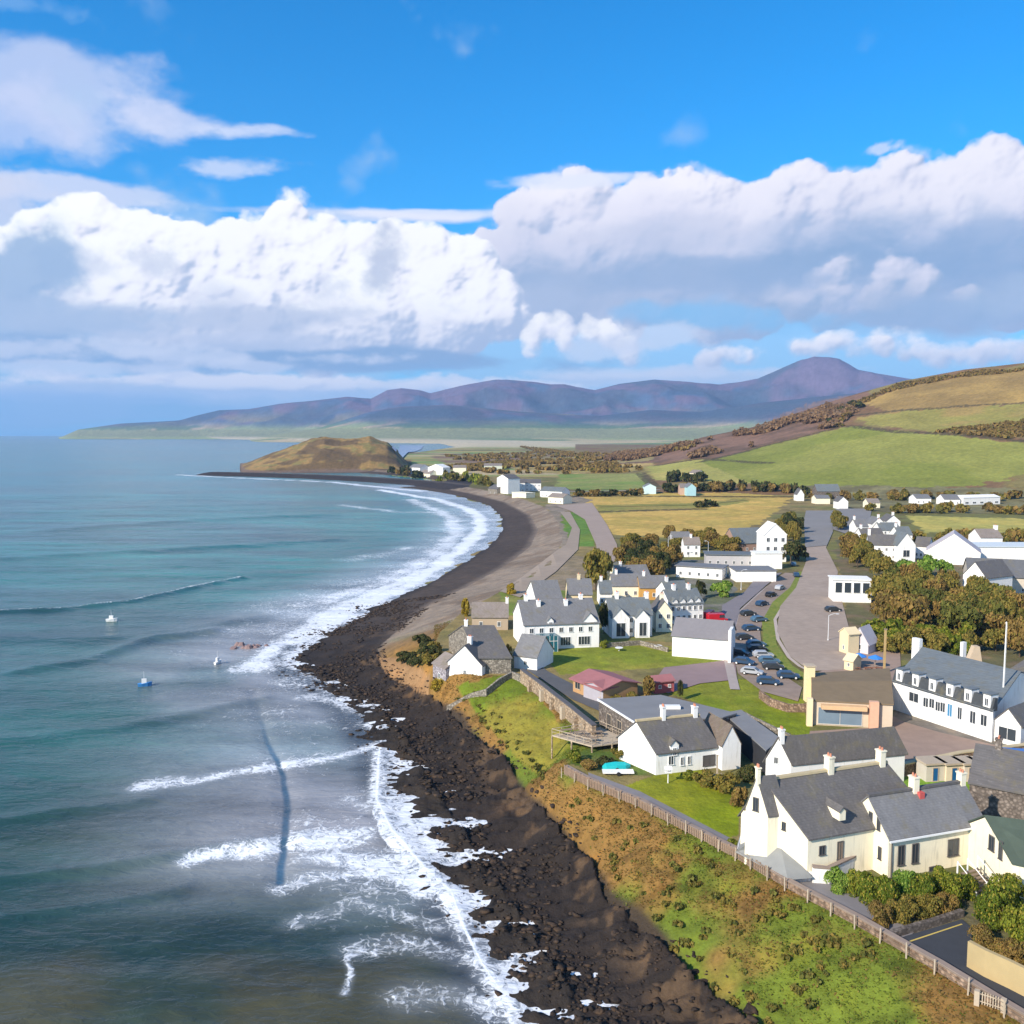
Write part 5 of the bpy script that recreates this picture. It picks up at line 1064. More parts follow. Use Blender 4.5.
# right hand village
root, g = house_g('house', 'white gable-ended house with arched blue window beyond the brown copse', 'house', (897, 562), (915, 562), 9, 6.5, 11., wall=WHITE, roof=SLATEB, gable=True, cols=1, ww=2.6, wh=2.6, z0=2.)
root, g = house_g('house', 'long white-fronted house adjoining the arched-window gable', 'house', (868, 560), (897, 561), 9, 6., 9.5, wall=WHITE, roof=SLATE, cols=4, rows=2, chim=[(.05, 1.2, 2.)])
for k, (bl, br, gb, lab) in enumerate((((862, 548), (884, 548), False, 'grey-roofed house with white chimney left of the village gables'), ((880, 541), (900, 541), False, 'dark slate roof house in the middle of the clustered gables'), ((872, 534), (885, 534), True, 'small white gable at the upper left of the clustered houses'), ((886, 531), (900, 531), True, 'topmost white gable of the clustered houses'), ((898, 546), (912, 546), False, 'white house with blue slate roof above the arched-window gable'), ((856, 537), (868, 537), False, 'leftmost small white house beside the blue-grey yard'))):
    house_g('house', lab, 'house', bl, br, 9, 5., 8., wall=WHITE, roof=(SLATE, SLATEB, SLATE2)[k % 3], gable=gb, cols=2, rows=2, chim=[(.1, 1., 1.5, 0, WHITE)])
root, g = house_g('house', 'wide pale white gable facing the copse', 'house', (926, 563), (980, 566), 14, 4.8, 11.5, wall=WHITE, roof=mat('lilac_roof', (0, 0, 0)), gable=True)
root, g = house_g('house', 'grey-roofed link building between the white gables', 'house', (914, 558), (928, 559), 9, 4.8, 8, wall=WHITE, roof=SLATE, cols=3)
root, g = house_g('house', 'long low building with pale blue-white flat roof at the right edge', 'building', (975, 560), (1060, 560), 14, 5., 6., wall=WHITE, roof=mat('pale_roof', (.55, .60, .62), .7, .1), flat=True)
root, g = house_g('house', 'long dark grey roofed range with pale eaves running off the right edge', 'house', (968, 592), (1080, 598), 14, 5.4, 9.6, wall=mat('range_wall', (.50, .44, .36), .9, .2), roof=mat('range_slate', (.12, .12, .125), .7, .2, kind='slate'), cols=9, over=.5)
root, g = house_g('house', 'pale lilac gable end rising out of the brown copse', 'house', (962, 600), (985, 604), 12, 7.5, 11.5, wall=WHITE, roof=SLATE, gable=True)
root, g = house_g('house', 'brown-roofed house with white end wall above the long grey range', 'house', (980, 552), (1002, 552), 10, 6., 9., wall=WHITE, roof=TAUPER, cols=2, chim=[(.95, 1.5, 1.5)])
# edge of the field below the hill
for bl, br, W_, he, hr, wl, rf, kw, lab in (
    ((816, 504), (830, 504), 10, 4, 6, CREAM, SLATE2, dict(), 'low cream bungalow at the head of the wide road'), ((817, 499), (840, 499), 12, 6, 11, mat('dark_stone', (0, 0, 0)), SLATEB, dict(cols=4), 'dark slate-roofed house with pale dormers under the green field'),
    ((838, 509), (848, 509), 9, 5, 8, WHITE, SLATE, dict(gable=True), 'small white gable beside the end of the road'), ((797, 501), (804, 501), 8, 5, 9, WHITE, SLATE, dict(gable=True), 'tiny white gable left of the road end'), ((916, 504), (931, 504), 12, 4, 6.5, WHITE, SLATE2, dict(cols=3), 'white bungalow leftmost in the row below the hillside'),
    ((944, 505), (960, 505), 12, 4, 7, WHITE, SLATE2, dict(cols=3), 'grey and white bungalow in the middle of the hillside row'), ((963, 505), (1000, 504), 12, 5, 6.5, WHITE, WHITE, dict(cols=5, ww=3.), 'long bright white bungalow below the hillside'), ((868, 508), (880, 508), 9, 3.5, 6, CREAM, TAUPER, dict(), 'small brown-roofed cottage in the hedge below the green field'),
    ((644, 494), (656, 494), 14, 6, 8.5, mat('pale_blue_wall', (.52, .66, .66), .8, .1), SLATE2, dict(gable=True), 'pale white-blue barn between the fields'), ((687, 496), (696, 496), 14, 7, 10, mat('blue_barn', (.35, .55, .58), .8, .1), SLATE2, dict(gable=True), 'pale turquoise barn on the field edge'), ((680, 495), (688, 495), 14, 6, 9, mat('pink_barn', (.46, .30, .22), .9, .2), TAUPER, dict(), 'pink-brown farm building left of the turquoise barn'), ((689, 479), (697, 479), 12, 6, 9, CREAM, TAUPER, dict(), 'cream farmhouse among dark trees above the barns')):
    house_g('house', lab, 'house', bl, br, W_, he, hr, wall=wl, roof=rf, **kw)
# bay houses
for bl, br, W_, he, hr, wl, rf, kw, lab in (
    ((497, 493), (508, 494), 12, 13, 16, WHITE, SLATE, dict(cols=2, rows=4, gable=True), 'tallest white house overlooking the bay beach'), ((508, 492), (525, 492), 14, 8, 11, WHITE, SLATE, dict(cols=4, rows=2), 'grey and white house right of the tallest bay house'), ((525, 491), (541, 491), 14, 7, 10, WHITE, SLATE, dict(cols=4, rows=2), 'dark-roofed house at the right of the bay row'), ((512, 498), (526, 498), 10, 4.5, 6, CREAM, CREAM, dict(flat=True), 'low cream block in front of the bay houses'),
    ((540, 497), (562, 498), 12, 5, 8, WHITE, SLATEB, dict(cols=5), 'long white house with dark roof at the end of the beach track'), ((488, 494), (497, 494), 12, 5, 8, STONE, SLATE, dict(cols=2), 'dull grey house left of the tallest bay house'), ((548, 503), (563, 504), 10, 4.5, 7, CREAM, TAUPER, dict(cols=3), 'pale bungalow where the beach track begins'),
    ((409, 474), (420, 474), 16, 9, 13, WHITE, SLATE2, dict(cols=3, rows=2), 'white house furthest left on the inlet shore'), ((428, 475), (443, 475), 16, 9, 13, WHITE, WHITE, dict(cols=4, rows=2, gable=True), 'large white house in the middle of the inlet shore'), ((420, 477), (430, 477), 12, 5, 9, CREAM, TAUPER, dict(), 'small tan house between two white inlet houses'), ((453, 474), (466, 474), 16, 8, 11, CREAM, TAUPER, dict(cols=3), 'cream house right of the large white inlet house'), ((484, 470), (502, 470), 18, 6, 9, mat('pale_green_wall', (.55, .56, .46), .9, .1), TAUPER, dict(), 'pale long barn in the fields behind the bay')):
    house_g('house', lab, 'house', bl, br, W_, he, hr, wall=wl, roof=rf, **kw)
# right edge, near
root, g = house_g('house', 'slate-roofed dark stone building at the right edge behind the cream-white house', 'house', (968, 818), (1060, 838), 11, 4.6, 7.8, wall=mat('dark_stone', (0, 0, 0)), roof=SLATE, chim=[(.25, .9, 1.2)])
root, g = house_px('house', 'cream building with moss-green roof at the right edge above the wooden steps', 'house', (1012, 862), (1080, 876), (986, 817), (1060, 826), 3.6, 6.6, wall=CREAM, roof=GREENR, left=[(992, 843, .9, 1.6), (1001, 850, .6, 2.0)], frame=FRAMED, sq=False)
wall_px('parapet', 'long pale parapet wall crossing behind the cream-white house to the right edge', [(903, 776), (960, 764), (1030, 755), (1070, 750)], 1.6, .6, PINKS, YEL)
for u0, u1, col_, lab in ((926, 944, mat('hut_grey', (.50, .45, .38), .85, .2), 'grey beach hut leftmost below the long parapet'), (946, 962, mat('hut_cream', (.62, .52, .38), .85, .2), 'cream hut with blue doors below the long parapet'), (964, 978, mat('hut_pale', (.58, .50, .42), .85, .2), 'pale hut with blue door second from the right below the parapet'), (980, 992, mat('hut_stone', (.55, .45, .33), .85, .2), 'stone-coloured hut rightmost below the long parapet')):
    root, g = house_g('hut', lab, 'hut', (u0, 782), (u1, 781), 2.4, 2.4, 3., wall=col_, roof=PALEW, flat=True, group='huts below the parapet')
    opening(root, g['a'], g['e'], g['n'], g['L']*.5, g['zb']+1.05, .9, 1.9, PALEW, mat('navy_door', (.01, .09, .24), .5, .1), 'door', 0, org=g['org'])
root, g = house_g('boat_shed', 'low blue-roofed shed at the right edge beneath the parapet', 'shed', (1004, 778), (1060, 782), 6, 2.0, 3.2, wall=CREAM, roof=mat('blue_roof', (.05, .13, .36), .6, .15))
# steps
st = empty('staircase', (*at(984, 885, 9.), 8.), 'weathered timber steps with white newel posts between the cream buildings', 'steps', rz=R_(25)); 
for k in range(7): MB().bx(-1.5, 1.5, -.3+k*.32, .05+k*.32, .1+k*.24, .2+k*.24).build('tread', WOOD, st)
for sx in (-1.55, 0, 1.55):
    MB().tube((sx, -.3, 0), (sx, -.3, 1.5), .09, .09, 6).tube((sx, 2.0, 1.4), (sx, 2.0, 3.0), .09, .09, 6).tube((sx, -.3, 1.4), (sx, 2.0, 2.9), .05, .05, 6).build('handrail', FRAMEW, st)
# white garden wall before the large house
wall_px('garden_wall', 'white rendered yard wall in front of the small door of the largest house', [(812, 883), (828, 884), (852, 873), (858, 868)], 1.7, .35, WHITE, mat('wall_cap', (0, 0, 0)))
wall_px('roadside_wall', 'low pinkish stone wall between the green lawn and the car park', [(760, 698), (770, 706), (788, 712), (806, 712)], 1.4, .5, PINKS)
# retaining wall and bank beside the lane
root, Q, z, T, Nn = wall_px('lane_wall', 'high ochre retaining wall beside the dark lane at lower right', [(968, 968), (985, 978), (1010, 990), (1060, 1016)], 2.6, .4, mat('ochre_render', (.40, .30, .15), .9, .2, .8, .3), None)
wall_px('kerb_wall', 'dark low stone wall between the bushes and the lane', [(885, 940), (905, 934), (935, 925), (962, 916)], .7, .5, mat('dark_stone', (0, 0, 0)))
wall_px('boundary_wall', 'low pale stone wall along the grassy strip behind the terrace houses', [(600, 648), (640, 645), (668, 652)], 1.0, .4, STONE)
wall_px('boundary_wall', 'stone wall edging the long lawn left of the brown-roofed building', [(740, 715), (775, 733), (804, 747)], .9, .4, STONE, None)

# ------------------------------------------------------------------ vegetation
def quads_mesh(name, C, Nrm, S, m, parent=None, asp=1.):
    """one small leaf clump (a quad) per centre"""
    n = len(C); r = rng.normal(size=(n, 3)); U = np.cross(Nrm, r); U /= np.linalg.norm(U, axis=1)[:, None]+1e-9; V = np.cross(Nrm, U)
    S = S[:, None]; j = lambda: 1+rng.uniform(-.3, .3, (n, 1))
    P = np.stack([C-U*S*j()-V*S*asp*j(), C+U*S*j()-V*S*asp*.6*j(), C+U*S*.7*j()+V*S*asp*j(), C-U*S*j()+V*S*asp*.8*j()], 1).reshape(-1, 3)
    me = bpy.data.meshes.new(name); me.vertices.add(4*n); me.vertices.foreach_set('co', P.astype(np.float32).ravel())
    me.loops.add(4*n); me.loops.foreach_set('vertex_index', np.arange(4*n, dtype=np.int32)); me.polygons.add(n); me.polygons.foreach_set('loop_start', np.arange(0, 4*n, 4, dtype=np.int32))
    me.update(calc_edges=True); me.materials.append(m)
    o = bpy.data.objects.new(name, me); COL.objects.link(o); o.parent = parent; return o
def crown_pts(nb, n, rad, hgt, z0, seed, low=.0):
    g = np.random.default_rng(seed); B = []
    for k in range(nb):
        a = g.uniform(0, 2*np.pi); q = g.uniform(0, .72)**.7; zz = g.uniform(low, .85); q *= math.sqrt(max(.05, 1-(zz-.35)**2*1.4))
        B.append((math.cos(a)*q*rad, math.sin(a)*q*rad, z0+zz*hgt, g.uniform(.26, .46)*rad))
    B = np.array(B); k = g.integers(0, nb, n); d = g.normal(size=(n, 3)); d /= np.linalg.norm(d, axis=1)[:, None]
    d[:, 2] = np.where(d[:, 2] < -.3, -d[:, 2], d[:, 2])
    r = B[k, 3]*(g.uniform(.72, 1.08, n)); C = B[k, :3]+d*r[:, None]*np.array([1, 1, .85]); C[:, 2] = np.maximum(C[:, 2], .05)
    N_ = d+g.normal(size=(n, 3))*.55; N_ /= np.linalg.norm(N_, axis=1)[:, None]
    return C, N_
PROTO = {}
def tree(kind, shape, x, y, rad, hgt, label, cat='tree', group=None, name=None):
    """unit prototypes: radius 1, height 1 of the crown, scaled on the thing"""
    key = (kind.name, shape); z = h1(x, y)
    if key not in PROTO:
        i = len(PROTO); r = bpy.data.objects.new('tree', None); COL.objects.link(r)
        if shape[0] == 'bush': nb, n, sz, z0, hh = 12, 2200, .052, .02, .72
        elif shape[0] == 'round': nb, n, sz, z0, hh = 18, 3000, .048, .20, .64
        elif shape[0] == 'far': nb, n, sz, z0, hh = 9, 170, .17, .12, .66
        else: nb, n, sz, z0, hh = 16, 5200, .030, .02, .78
        C, N_ = crown_pts(nb, n, .82, hh, z0, 50+i*7+shape[1], 0 if shape[0] in ('bush', 'near') else .1)
        c = quads_mesh('foliage' if shape[0] in ('bush', 'near') else 'crown', C, N_, rng.uniform(.6, 1.3, n)*sz, kind, r)
        tb = MB(); tb.tube((0, 0, -.15), (.02, .01, .45), .05, .03, 6)
        for k in range(4): a = k*1.6+i; tb.tube((.015, .01, .25+.05*k), (math.cos(a)*.4, math.sin(a)*.4, .55+.05*k), .022, .008, 5)
        tb.build('stem' if shape[0] in ('bush', 'near') else 'trunk', BARK, r); PROTO[key] = r; first = True
    else: r = copy_tree(PROTO[key]); first = False
    r.name = name or ('bush' if shape[0] in ('bush', 'near') else 'tree'); r.location = (x, y, z-.1); r.rotation_euler = (0, 0, random.uniform(0, 6.28))
    s = random.uniform(.92, 1.08); r.scale = (rad*s, rad*random.uniform(.9, 1.1), hgt*random.uniform(.92, 1.08))
    return tag(r, label, cat, group)
def tpx(kind, shape, u, v, wpx, hpx, label, cat='tree', group=None, name=None, maxh=None):
    p = atg(u, v); D = math.hypot(*p)*.99; k = D/F
    return tree(kind, shape, p[0], p[1], wpx*k/2, hpx*k, label, cat, group, name)
def scatter(poly, n, kinds, shapes, rad, hgt, label, group, cat='tree', name=None):
    P = apoly(poly); lo, hi = P.min(0), P.max(0); g = np.random.default_rng(n+int(abs(P[0][0]))); out = []; tries = 0
    while len(out) < n and tries < 6000:
        tries += 1; q = g.uniform(lo, hi)
        if inpoly(q[:1], q[1:2], P)[0] and all(np.hypot(*(q-o)) > rad*.9*max(.3, 1-tries/4000) for o in out): out.append(q)
    for i, q in enumerate(out):
        j = int(g.integers(0, len(kinds))); tree(kinds[j], shapes[int(g.integers(0, len(shapes)))], q[0], q[1], rad*g.uniform(.75, 1.2), hgt*g.uniform(.75, 1.2), label[j] if isinstance(label, list) else label, cat, group, name)
RD = [('round', 0), ('round', 1)]; BU = [('bush', 0), ('bush', 1)]; FA = [('far', 0), ('far', 1), ('far', 2)]; NE = [('near', 0), ('near', 1)]
# copse beside the hotel
scatter([(880, 600), (905, 592), (955, 600), (990, 610), (1000, 632), (960, 640), (905, 640), (868, 630)], 32, [V_BROWN, V_OLIVE, V_MOSS], RD, 5.2, 8.5, ['brown-leaved tree in the large copse behind the hotel', 'olive-yellow tree in the large copse behind the hotel', 'moss-green tree in the large copse behind the hotel'], 'trees of the copse behind the hotel')
scatter([(862, 636), (905, 642), (965, 643), (975, 656), (905, 655), (880, 652)], 18, [V_OLIVE, V_GREEN], BU, 4.0, 5.2, ['low olive bush along the lower edge of the copse', 'low green bush along the lower edge of the copse'], 'bushes under the copse', 'bush')
scatter([(985, 615), (1060, 620), (1060, 670), (990, 655)], 12, [V_BROWN, V_OLIVE], RD, 4.6, 7., ['brown tree beside the flagpole at the right edge', 'olive tree beside the flagpole at the right edge'], 'trees by the flagpole')
scatter([(838, 545), (868, 552), (890, 566), (888, 582), (866, 574), (842, 562)], 12, [V_OLIVE, V_BROWN], RD, 4.6, 7.5, ['olive tree between the wide road and the village gables', 'brown tree between the wide road and the village gables'], 'trees right of the wide road')
scatter([(834, 520), (846, 524), (852, 548), (838, 542)], 5, [V_OLIVE], RD, 4.5, 7., 'olive tree at the bend above the wide road', 'trees at the upper road bend')
scatter([(776, 530), (797, 520), (803, 548), (800, 566), (788, 562)], 11, [V_OLIVE, V_DARK], RD, 4.8, 9., ['olive tree between the tall white house and the road', 'dark tree between the tall white house and the road'], 'trees by the tall white house')
scatter([(618, 566), (660, 560), (684, 566), (680, 582), (622, 585)], 14, [V_DARK, V_BROWN], RD, 5., 8., ['dark tree in the belt behind the grey roofs', 'brown tree in the belt behind the grey roofs'], 'tree belt behind the grey roofs')
scatter([(612, 548), (660, 540), (735, 544), (735, 556), (700, 560), (620, 558)], 20, [V_BROWN, V_OLIVE], RD, 4.4, 6.5, ['brown tree along the lower edge of the golden field', 'olive tree along the lower edge of the golden field'], 'trees below the golden field')
tpx(V_OLIVE, ('round', 0), 596, 590, 46, 46, 'large round olive tree standing alone by the beach track')
tpx(V_BRIGHT, ('bush', 0), 905, 577, 28, 20, 'bright green bush left of the pale path', 'bush'); tpx(V_BRIGHT, ('bush', 1), 925, 576, 32, 24, 'bright green bush in the middle below the white gables', 'bush'); tpx(V_BRIGHT, ('bush', 0), 944, 574, 20, 17, 'small bright green bush right below the white gables', 'bush')
tpx(V_BRIGHT, ('bush', 0), 722, 596, 30, 20, 'bright green bush at the end of the mauve road', 'bush'); tpx(V_DARK, ('round', 1), 701, 598, 16, 20, 'dark little tree left of the bright green bush')
tpx(V_DARK, ('round', 0), 604, 634, 18, 34, 'dark tree squeezed between the white terrace and the two-bayed house'); tpx(V_GREEN, ('bush', 0), 604, 648, 14, 10, 'green bush at the right end of the terrace', 'bush'); tpx(V_BRIGHT, ('bush', 1), 520, 634, 16, 22, 'yellow-green bush left of the terrace gable', 'bush')
tpx(V_GOLD, ('bush', 0), 466, 616, 14, 20, 'yellow gorse bush behind the dark slate roof', 'bush'); tpx(V_GOLD, ('bush', 1), 512, 594, 16, 14, 'yellow gorse bush on the green strip by the beach', 'bush'); tpx(V_GOLD, ('bush', 0), 437, 690, 26, 14, 'yellow bush on the cliff edge under the stone house', 'bush'); tpx(V_GOLD, ('bush', 1), 509, 656, 8, 16, 'yellow shrub against the dark slate roof', 'bush')
scatter([(402, 660), (432, 640), (436, 668), (420, 676)], 10, [V_DARK, V_OLIVE], BU, 2.6, 2.6, ['dark scrub bush left of the seafront stone house', 'olive scrub bush left of the seafront stone house'], 'scrub by the seafront house', 'bush')
tpx(V_BROWN, ('bush', 0), 648, 698, 26, 26, 'orange-brown bush left of the red brick shed', 'bush'); tpx(V_OLIVE, ('bush', 1), 634, 702, 26, 14, 'olive bush behind the flat grey roof', 'bush'); tpx(V_OLIVE, ('bush', 0), 617, 703, 18, 10, 'small olive bush by the grey cabin', 'bush'); tpx(V_DARK, ('round', 0), 680, 700, 10, 20, 'small dark cypress beside the red brick shed')
for u, v, w, h, k, lab in ((706, 786, 34, 20, V_OLIVE, 'olive bush in front of the cottage garage door'), (724, 792, 34, 20, V_OLIVE, 'brownish bush at the right corner of the bright lawn'), (738, 806, 26, 22, V_BROWN, 'orange-brown bush against the tall white gable'), (688, 779, 22, 10, V_GREEN, 'low green bush under the cottage porch'), (748, 778, 30, 18, V_DARK, 'dark shrub beside the dark-sided shed'),
                        (733, 846, 20, 10, V_GREEN, 'small bush where the lawn meets the promenade'), (604, 764, 26, 12, V_DARK, 'dark bush beside the turquoise boat cover'), (575, 762, 26, 14, V_GREEN, 'green bush under the timber terrace'), (620, 758, 24, 14, V_OLIVE, 'olive bush between terrace and cottage'), (588, 768, 30, 10, V_BROWN, 'brown low bush behind the plank fence')):
    tpx(k, ('bush', 0), u, v, w, h, lab, 'bush')
for u, v, w, h, k, lab in ((838, 892, 34, 26, V_BRIGHT, 'leftmost bush of the row before the cream-white house'), (862, 898, 34, 36, V_GREEN, 'second bush in the row before the cream-white house'), (882, 906, 42, 38, V_GREEN, 'broad green bush below the paired tall windows'), (905, 900, 36, 34, V_BRIGHT, 'bright bush in the middle of the row before the cream-white house'), (925, 905, 38, 36, V_GREEN, 'green bush below the wide window'),
                        (948, 900, 38, 36, V_GREEN, 'tall green bush near the timber steps'), (966, 896, 26, 28, V_GREEN, 'rightmost bush beside the timber steps'), (876, 924, 34, 26, V_BROWN, 'orange-tinged bush at the corner of promenade and lane'), (900, 922, 40, 30, V_OLIVE, 'olive bush above the dark lane wall'), (925, 916, 36, 26, V_OLIVE, 'second olive bush above the dark lane wall'), (945, 914, 30, 24, V_BROWN, 'brown bush at the upper end of the lane')):
    tpx(k, ('near', 0) if u % 2 else ('near', 1), u, v, w, h, lab, 'bush', 'bushes before the cream-white house')
for u, v, w, h, k, lab in ((1000, 928, 54, 44, V_GREEN, 'large green bush above the ochre lane wall'), (1022, 945, 50, 44, V_GREEN, 'green bush at the right edge above the lane wall'), (985, 948, 36, 26, V_BROWN, 'brown bush at the near end of the ochre wall'), (1010, 962, 44, 24, V_BROWN, 'brown hanging bush on the ochre wall top'), (1035, 968, 44, 30, V_BROWN, 'brown bush cut by the right edge above the ochre wall'), (1012, 905, 46, 32, V_GREEN, 'green bush under the white corner at the right edge')):
    tpx(k, ('near', 1) if u % 2 else ('near', 0), u, v, w, h, lab, 'bush', 'bushes above the ochre lane wall')
# hedgerow trees below the green hill field and along far fields
def row_trees(px, n, kinds, rad, hgt, label, group, jit=.4):
    P = apoly(px); d = np.r_[0, np.cumsum(np.hypot(*np.diff(P, axis=0).T))]
    for k in range(n):
        t = (k+random.uniform(0, 1))/n*d[-1]; x = np.interp(t, d, P[:, 0])+random.uniform(-1, 1)*rad*jit; y = np.interp(t, d, P[:, 1])+random.uniform(-1, 1)*rad*2*jit
        j = random.randrange(len(kinds)); tree(kinds[j], random.choice(FA), x, y, rad*random.uniform(.7, 1.25), hgt*random.uniform(.7, 1.25), label[j] if isinstance(label, list) else label, 'tree', group)
row_trees([(668, 492), (740, 490), (800, 494)], 32, [V_BROWN, V_DARK], 6., 7.5, ['brown tree in the thick hedge between golden and green fields', 'dark tree in the thick hedge between golden and green fields'], 'hedge trees between the fields', .7)
row_trees([(800, 497), (860, 500), (930, 498), (1030, 500)], 34, [V_BROWN, V_OLIVE], 5., 6., ['brown tree in the hedge behind the hillside bungalows', 'olive tree in the hedge behind the hillside bungalows'], 'hedge trees behind the bungalows', 1.2)
row_trees([(880, 512), (960, 512), (1030, 514)], 22, [V_BROWN, V_OLIVE], 5., 5.5, ['brown hedge tree above the pale strip field', 'olive hedge tree above the pale strip field'], 'hedge above the pale strip', 1.)
row_trees([(905, 540), (960, 541), (1030, 545)], 18, [V_OLIVE, V_BROWN], 4.5, 5.5, ['olive hedge tree below the pale strip field', 'brown hedge tree below the pale strip field'], 'hedge below the pale strip', 1.)
row_trees([(566, 497), (600, 496), (645, 495)], 14, [V_DARK, V_BROWN], 5, 5., ['dark hedge tree at the top of the golden field', 'brown hedge tree at the top of the golden field'], 'hedge above the golden field', .6)
row_trees([(700, 508), (716, 507)], 4, [V_DARK], 5, 5., 'dark bush clump in the middle of the golden field', 'bushes in the golden field', .6)
row_trees([(668, 482), (700, 481)], 9, [V_DARK], 7, 10., 'dark tree around the cream farmhouse', 'trees round the farmhouse', .8)
row_trees([(862, 402), (845, 413), (832, 428)], 14, [V_BROWN, V_DARK], 8, 9., ['brown tree on the ridge side of the hill fields', 'dark tree on the ridge side of the hill fields'], 'trees at the hill field corner', 1.2)
row_trees([(392, 474), (405, 476), (422, 478)], 8, [V_DARK, V_BROWN], 8, 10., ['dark tree by the inlet houses', 'brown tree by the inlet houses'], 'trees by the inlet', .8)
row_trees([(440, 480), (470, 482), (492, 486)], 14, [V_OLIVE, V_GREEN], 8, 8., ['olive bush on the bank behind the far beach', 'green bush on the bank behind the far beach'], 'bushes behind the far beach', .8)
def wood(name, label, polys, n, kind, rad, hgt, seed):
    g = np.random.default_rng(seed); Cs = []; Ns = []; Ss = []
    base = [crown_pts(8, 46, 1., .75, .1, 900+seed+k) for k in range(4)]
    for px in polys:
        P = apoly(px); lo, hi = P.min(0), P.max(0); Q = g.uniform(lo, hi, (n*12, 2)); Q = Q[inpoly(Q[:, 0], Q[:, 1], P)]
        Q = Q[fbm(Q[:, 0], Q[:, 1], 90, 3, seed) > .40][:n]; Z = height(Q[:, 0], Q[:, 1], False)
        for q, z in zip(Q, Z):
            C, N_ = base[g.integers(0, 4)]; r = rad*g.uniform(.6, 1.3); Cs.append(C*np.array([r, r, hgt*g.uniform(.7, 1.3)])+np.array([q[0], q[1], z])); Ns.append(N_); Ss.append(np.full(len(C), r*.24))
    o = quads_mesh(name, np.concatenate(Cs), np.concatenate(Ns), np.concatenate(Ss), kind); return tag(o, label, 'woodland', kind='stuff')
wood('woodland', 'brown leafless wood running up the left flank of the hill', [[(600, 464), (650, 457), (700, 459), (760, 446), (835, 427), (856, 412), (830, 408), (790, 420), (740, 434), (690, 446), (620, 455)]], 800, veg('leaf_bare', (.22, .13, .07), (.28, .17, .08), (.17, .12, .08), .35, .5), 8, 7, 5)
wood('far_woodland', 'dark brown woods spread over the flat land behind the bay', [[(440, 468), (520, 462), (600, 462), (650, 470), (600, 473), (500, 474)], [(440, 456), (560, 452), (660, 455), (600, 461), (470, 463)], [(520, 447), (700, 444), (690, 450), (540, 452)]], 230, V_BROWN, 8, 5, 6)
wood('gorse_scrub', 'brown gorse and heather scrub over the upper hillside', [[(935, 432), (1024, 421), (1100, 418), (1100, 438), (1024, 440)], [(840, 408), (900, 384), (960, 373), (1024, 366), (1024, 371), (950, 379), (880, 395), (850, 410)]], 260, V_BROWN, 5, 2.2, 7)

CLIFF = [(560, 790), (640, 820), (700, 850), (790, 900), (880, 950), (960, 1000), (1000, 1024), (1000, 1080), (800, 1060), (735, 1005), (680, 960), (625, 900), (600, 850)]
wood('bramble', 'low olive brambles scattered over the cliff slope', [CLIFF], 60, V_OLIVE, .7, .36, 31)
wood('gorse', 'dark green gorse clumps scattered over the cliff slope', [CLIFF, [(455, 700), (480, 690), (520, 740), (560, 770), (540, 790), (500, 750)]], 42, V_MOSS, .7, .42, 32)
# cliff plants: grass tufts and bracken
def tufts():
    g = np.random.default_rng(11); n = 430000; a = g.uniform(R_(-5), R_(38), n); r = np.sqrt(g.uniform(64**2, 235**2, n)); x = r*np.sin(a); y = r*np.cos(a)
    keep = inpoly(x, y, PT) & ~inpoly(x, y, PC) & (y < 230); x = x[keep]; y = y[keep]
    dT = dline(x, y, PT[:len(T_px)+4]); dC = dline(x, y, PC[:len(C_px)+4]); tt = dT/(dT+dC+1e-6)
    law = inpoly(x, y, apoly([(455, 688), (478, 680), (512, 676), (525, 682), (562, 722), (572, 745), (545, 770), (530, 765), (522, 758), (495, 732), (470, 708)]))
    gg = fbm(x, y, 14, 4, 51); t = sst(gg+(tt-.5)*.10, .42, .55); dens = np.where(law, .05, .55)*sst(tt+(fbm(x, y, 5, 3, 52)-.5)*.5, .10, .3)
    k = g.uniform(0, 1, len(x)) < dens; x = x[k]; y = y[k]; t = t[k]; z = height(x, y)
    green = g.uniform(0, 1, len(x)) < t*.9+.05
    for nm, lab, sel, m in (('cliff_grass', 'rough green grass tufts on the cliff slope', green, veg('tuft_green', (.12, .155, .02), (.16, .18, .025), (.21, .18, .035), .35, .35)), ('bracken', 'rusty brown bracken covering the cliff slope', ~green, veg('tuft_brown', (.20, .12, .033), (.25, .165, .045), (.16, .15, .035), .35, .35))):
        X = x[sel]; Y = y[sel]; Zz = z[sel]; k_ = len(X); rep = 3
        C = np.repeat(np.stack([X, Y, Zz], 1), rep, 0)+g.normal(size=(k_*rep, 3))*np.array([.16, .16, .08])+np.array([0, 0, .03]); N_ = g.normal(size=(k_*rep, 3)); N_[:, 2] = np.abs(N_[:, 2])*.9+1.5; N_ /= np.linalg.norm(N_, axis=1)[:, None]
        s = g.uniform(.04, .095, k_*rep)*(1 if nm == 'cliff_grass' else 1.25); o = quads_mesh(nm, C, N_, s, m); tag(o, lab, 'grass' if nm == 'cliff_grass' else 'bracken', kind='stuff')
tufts()
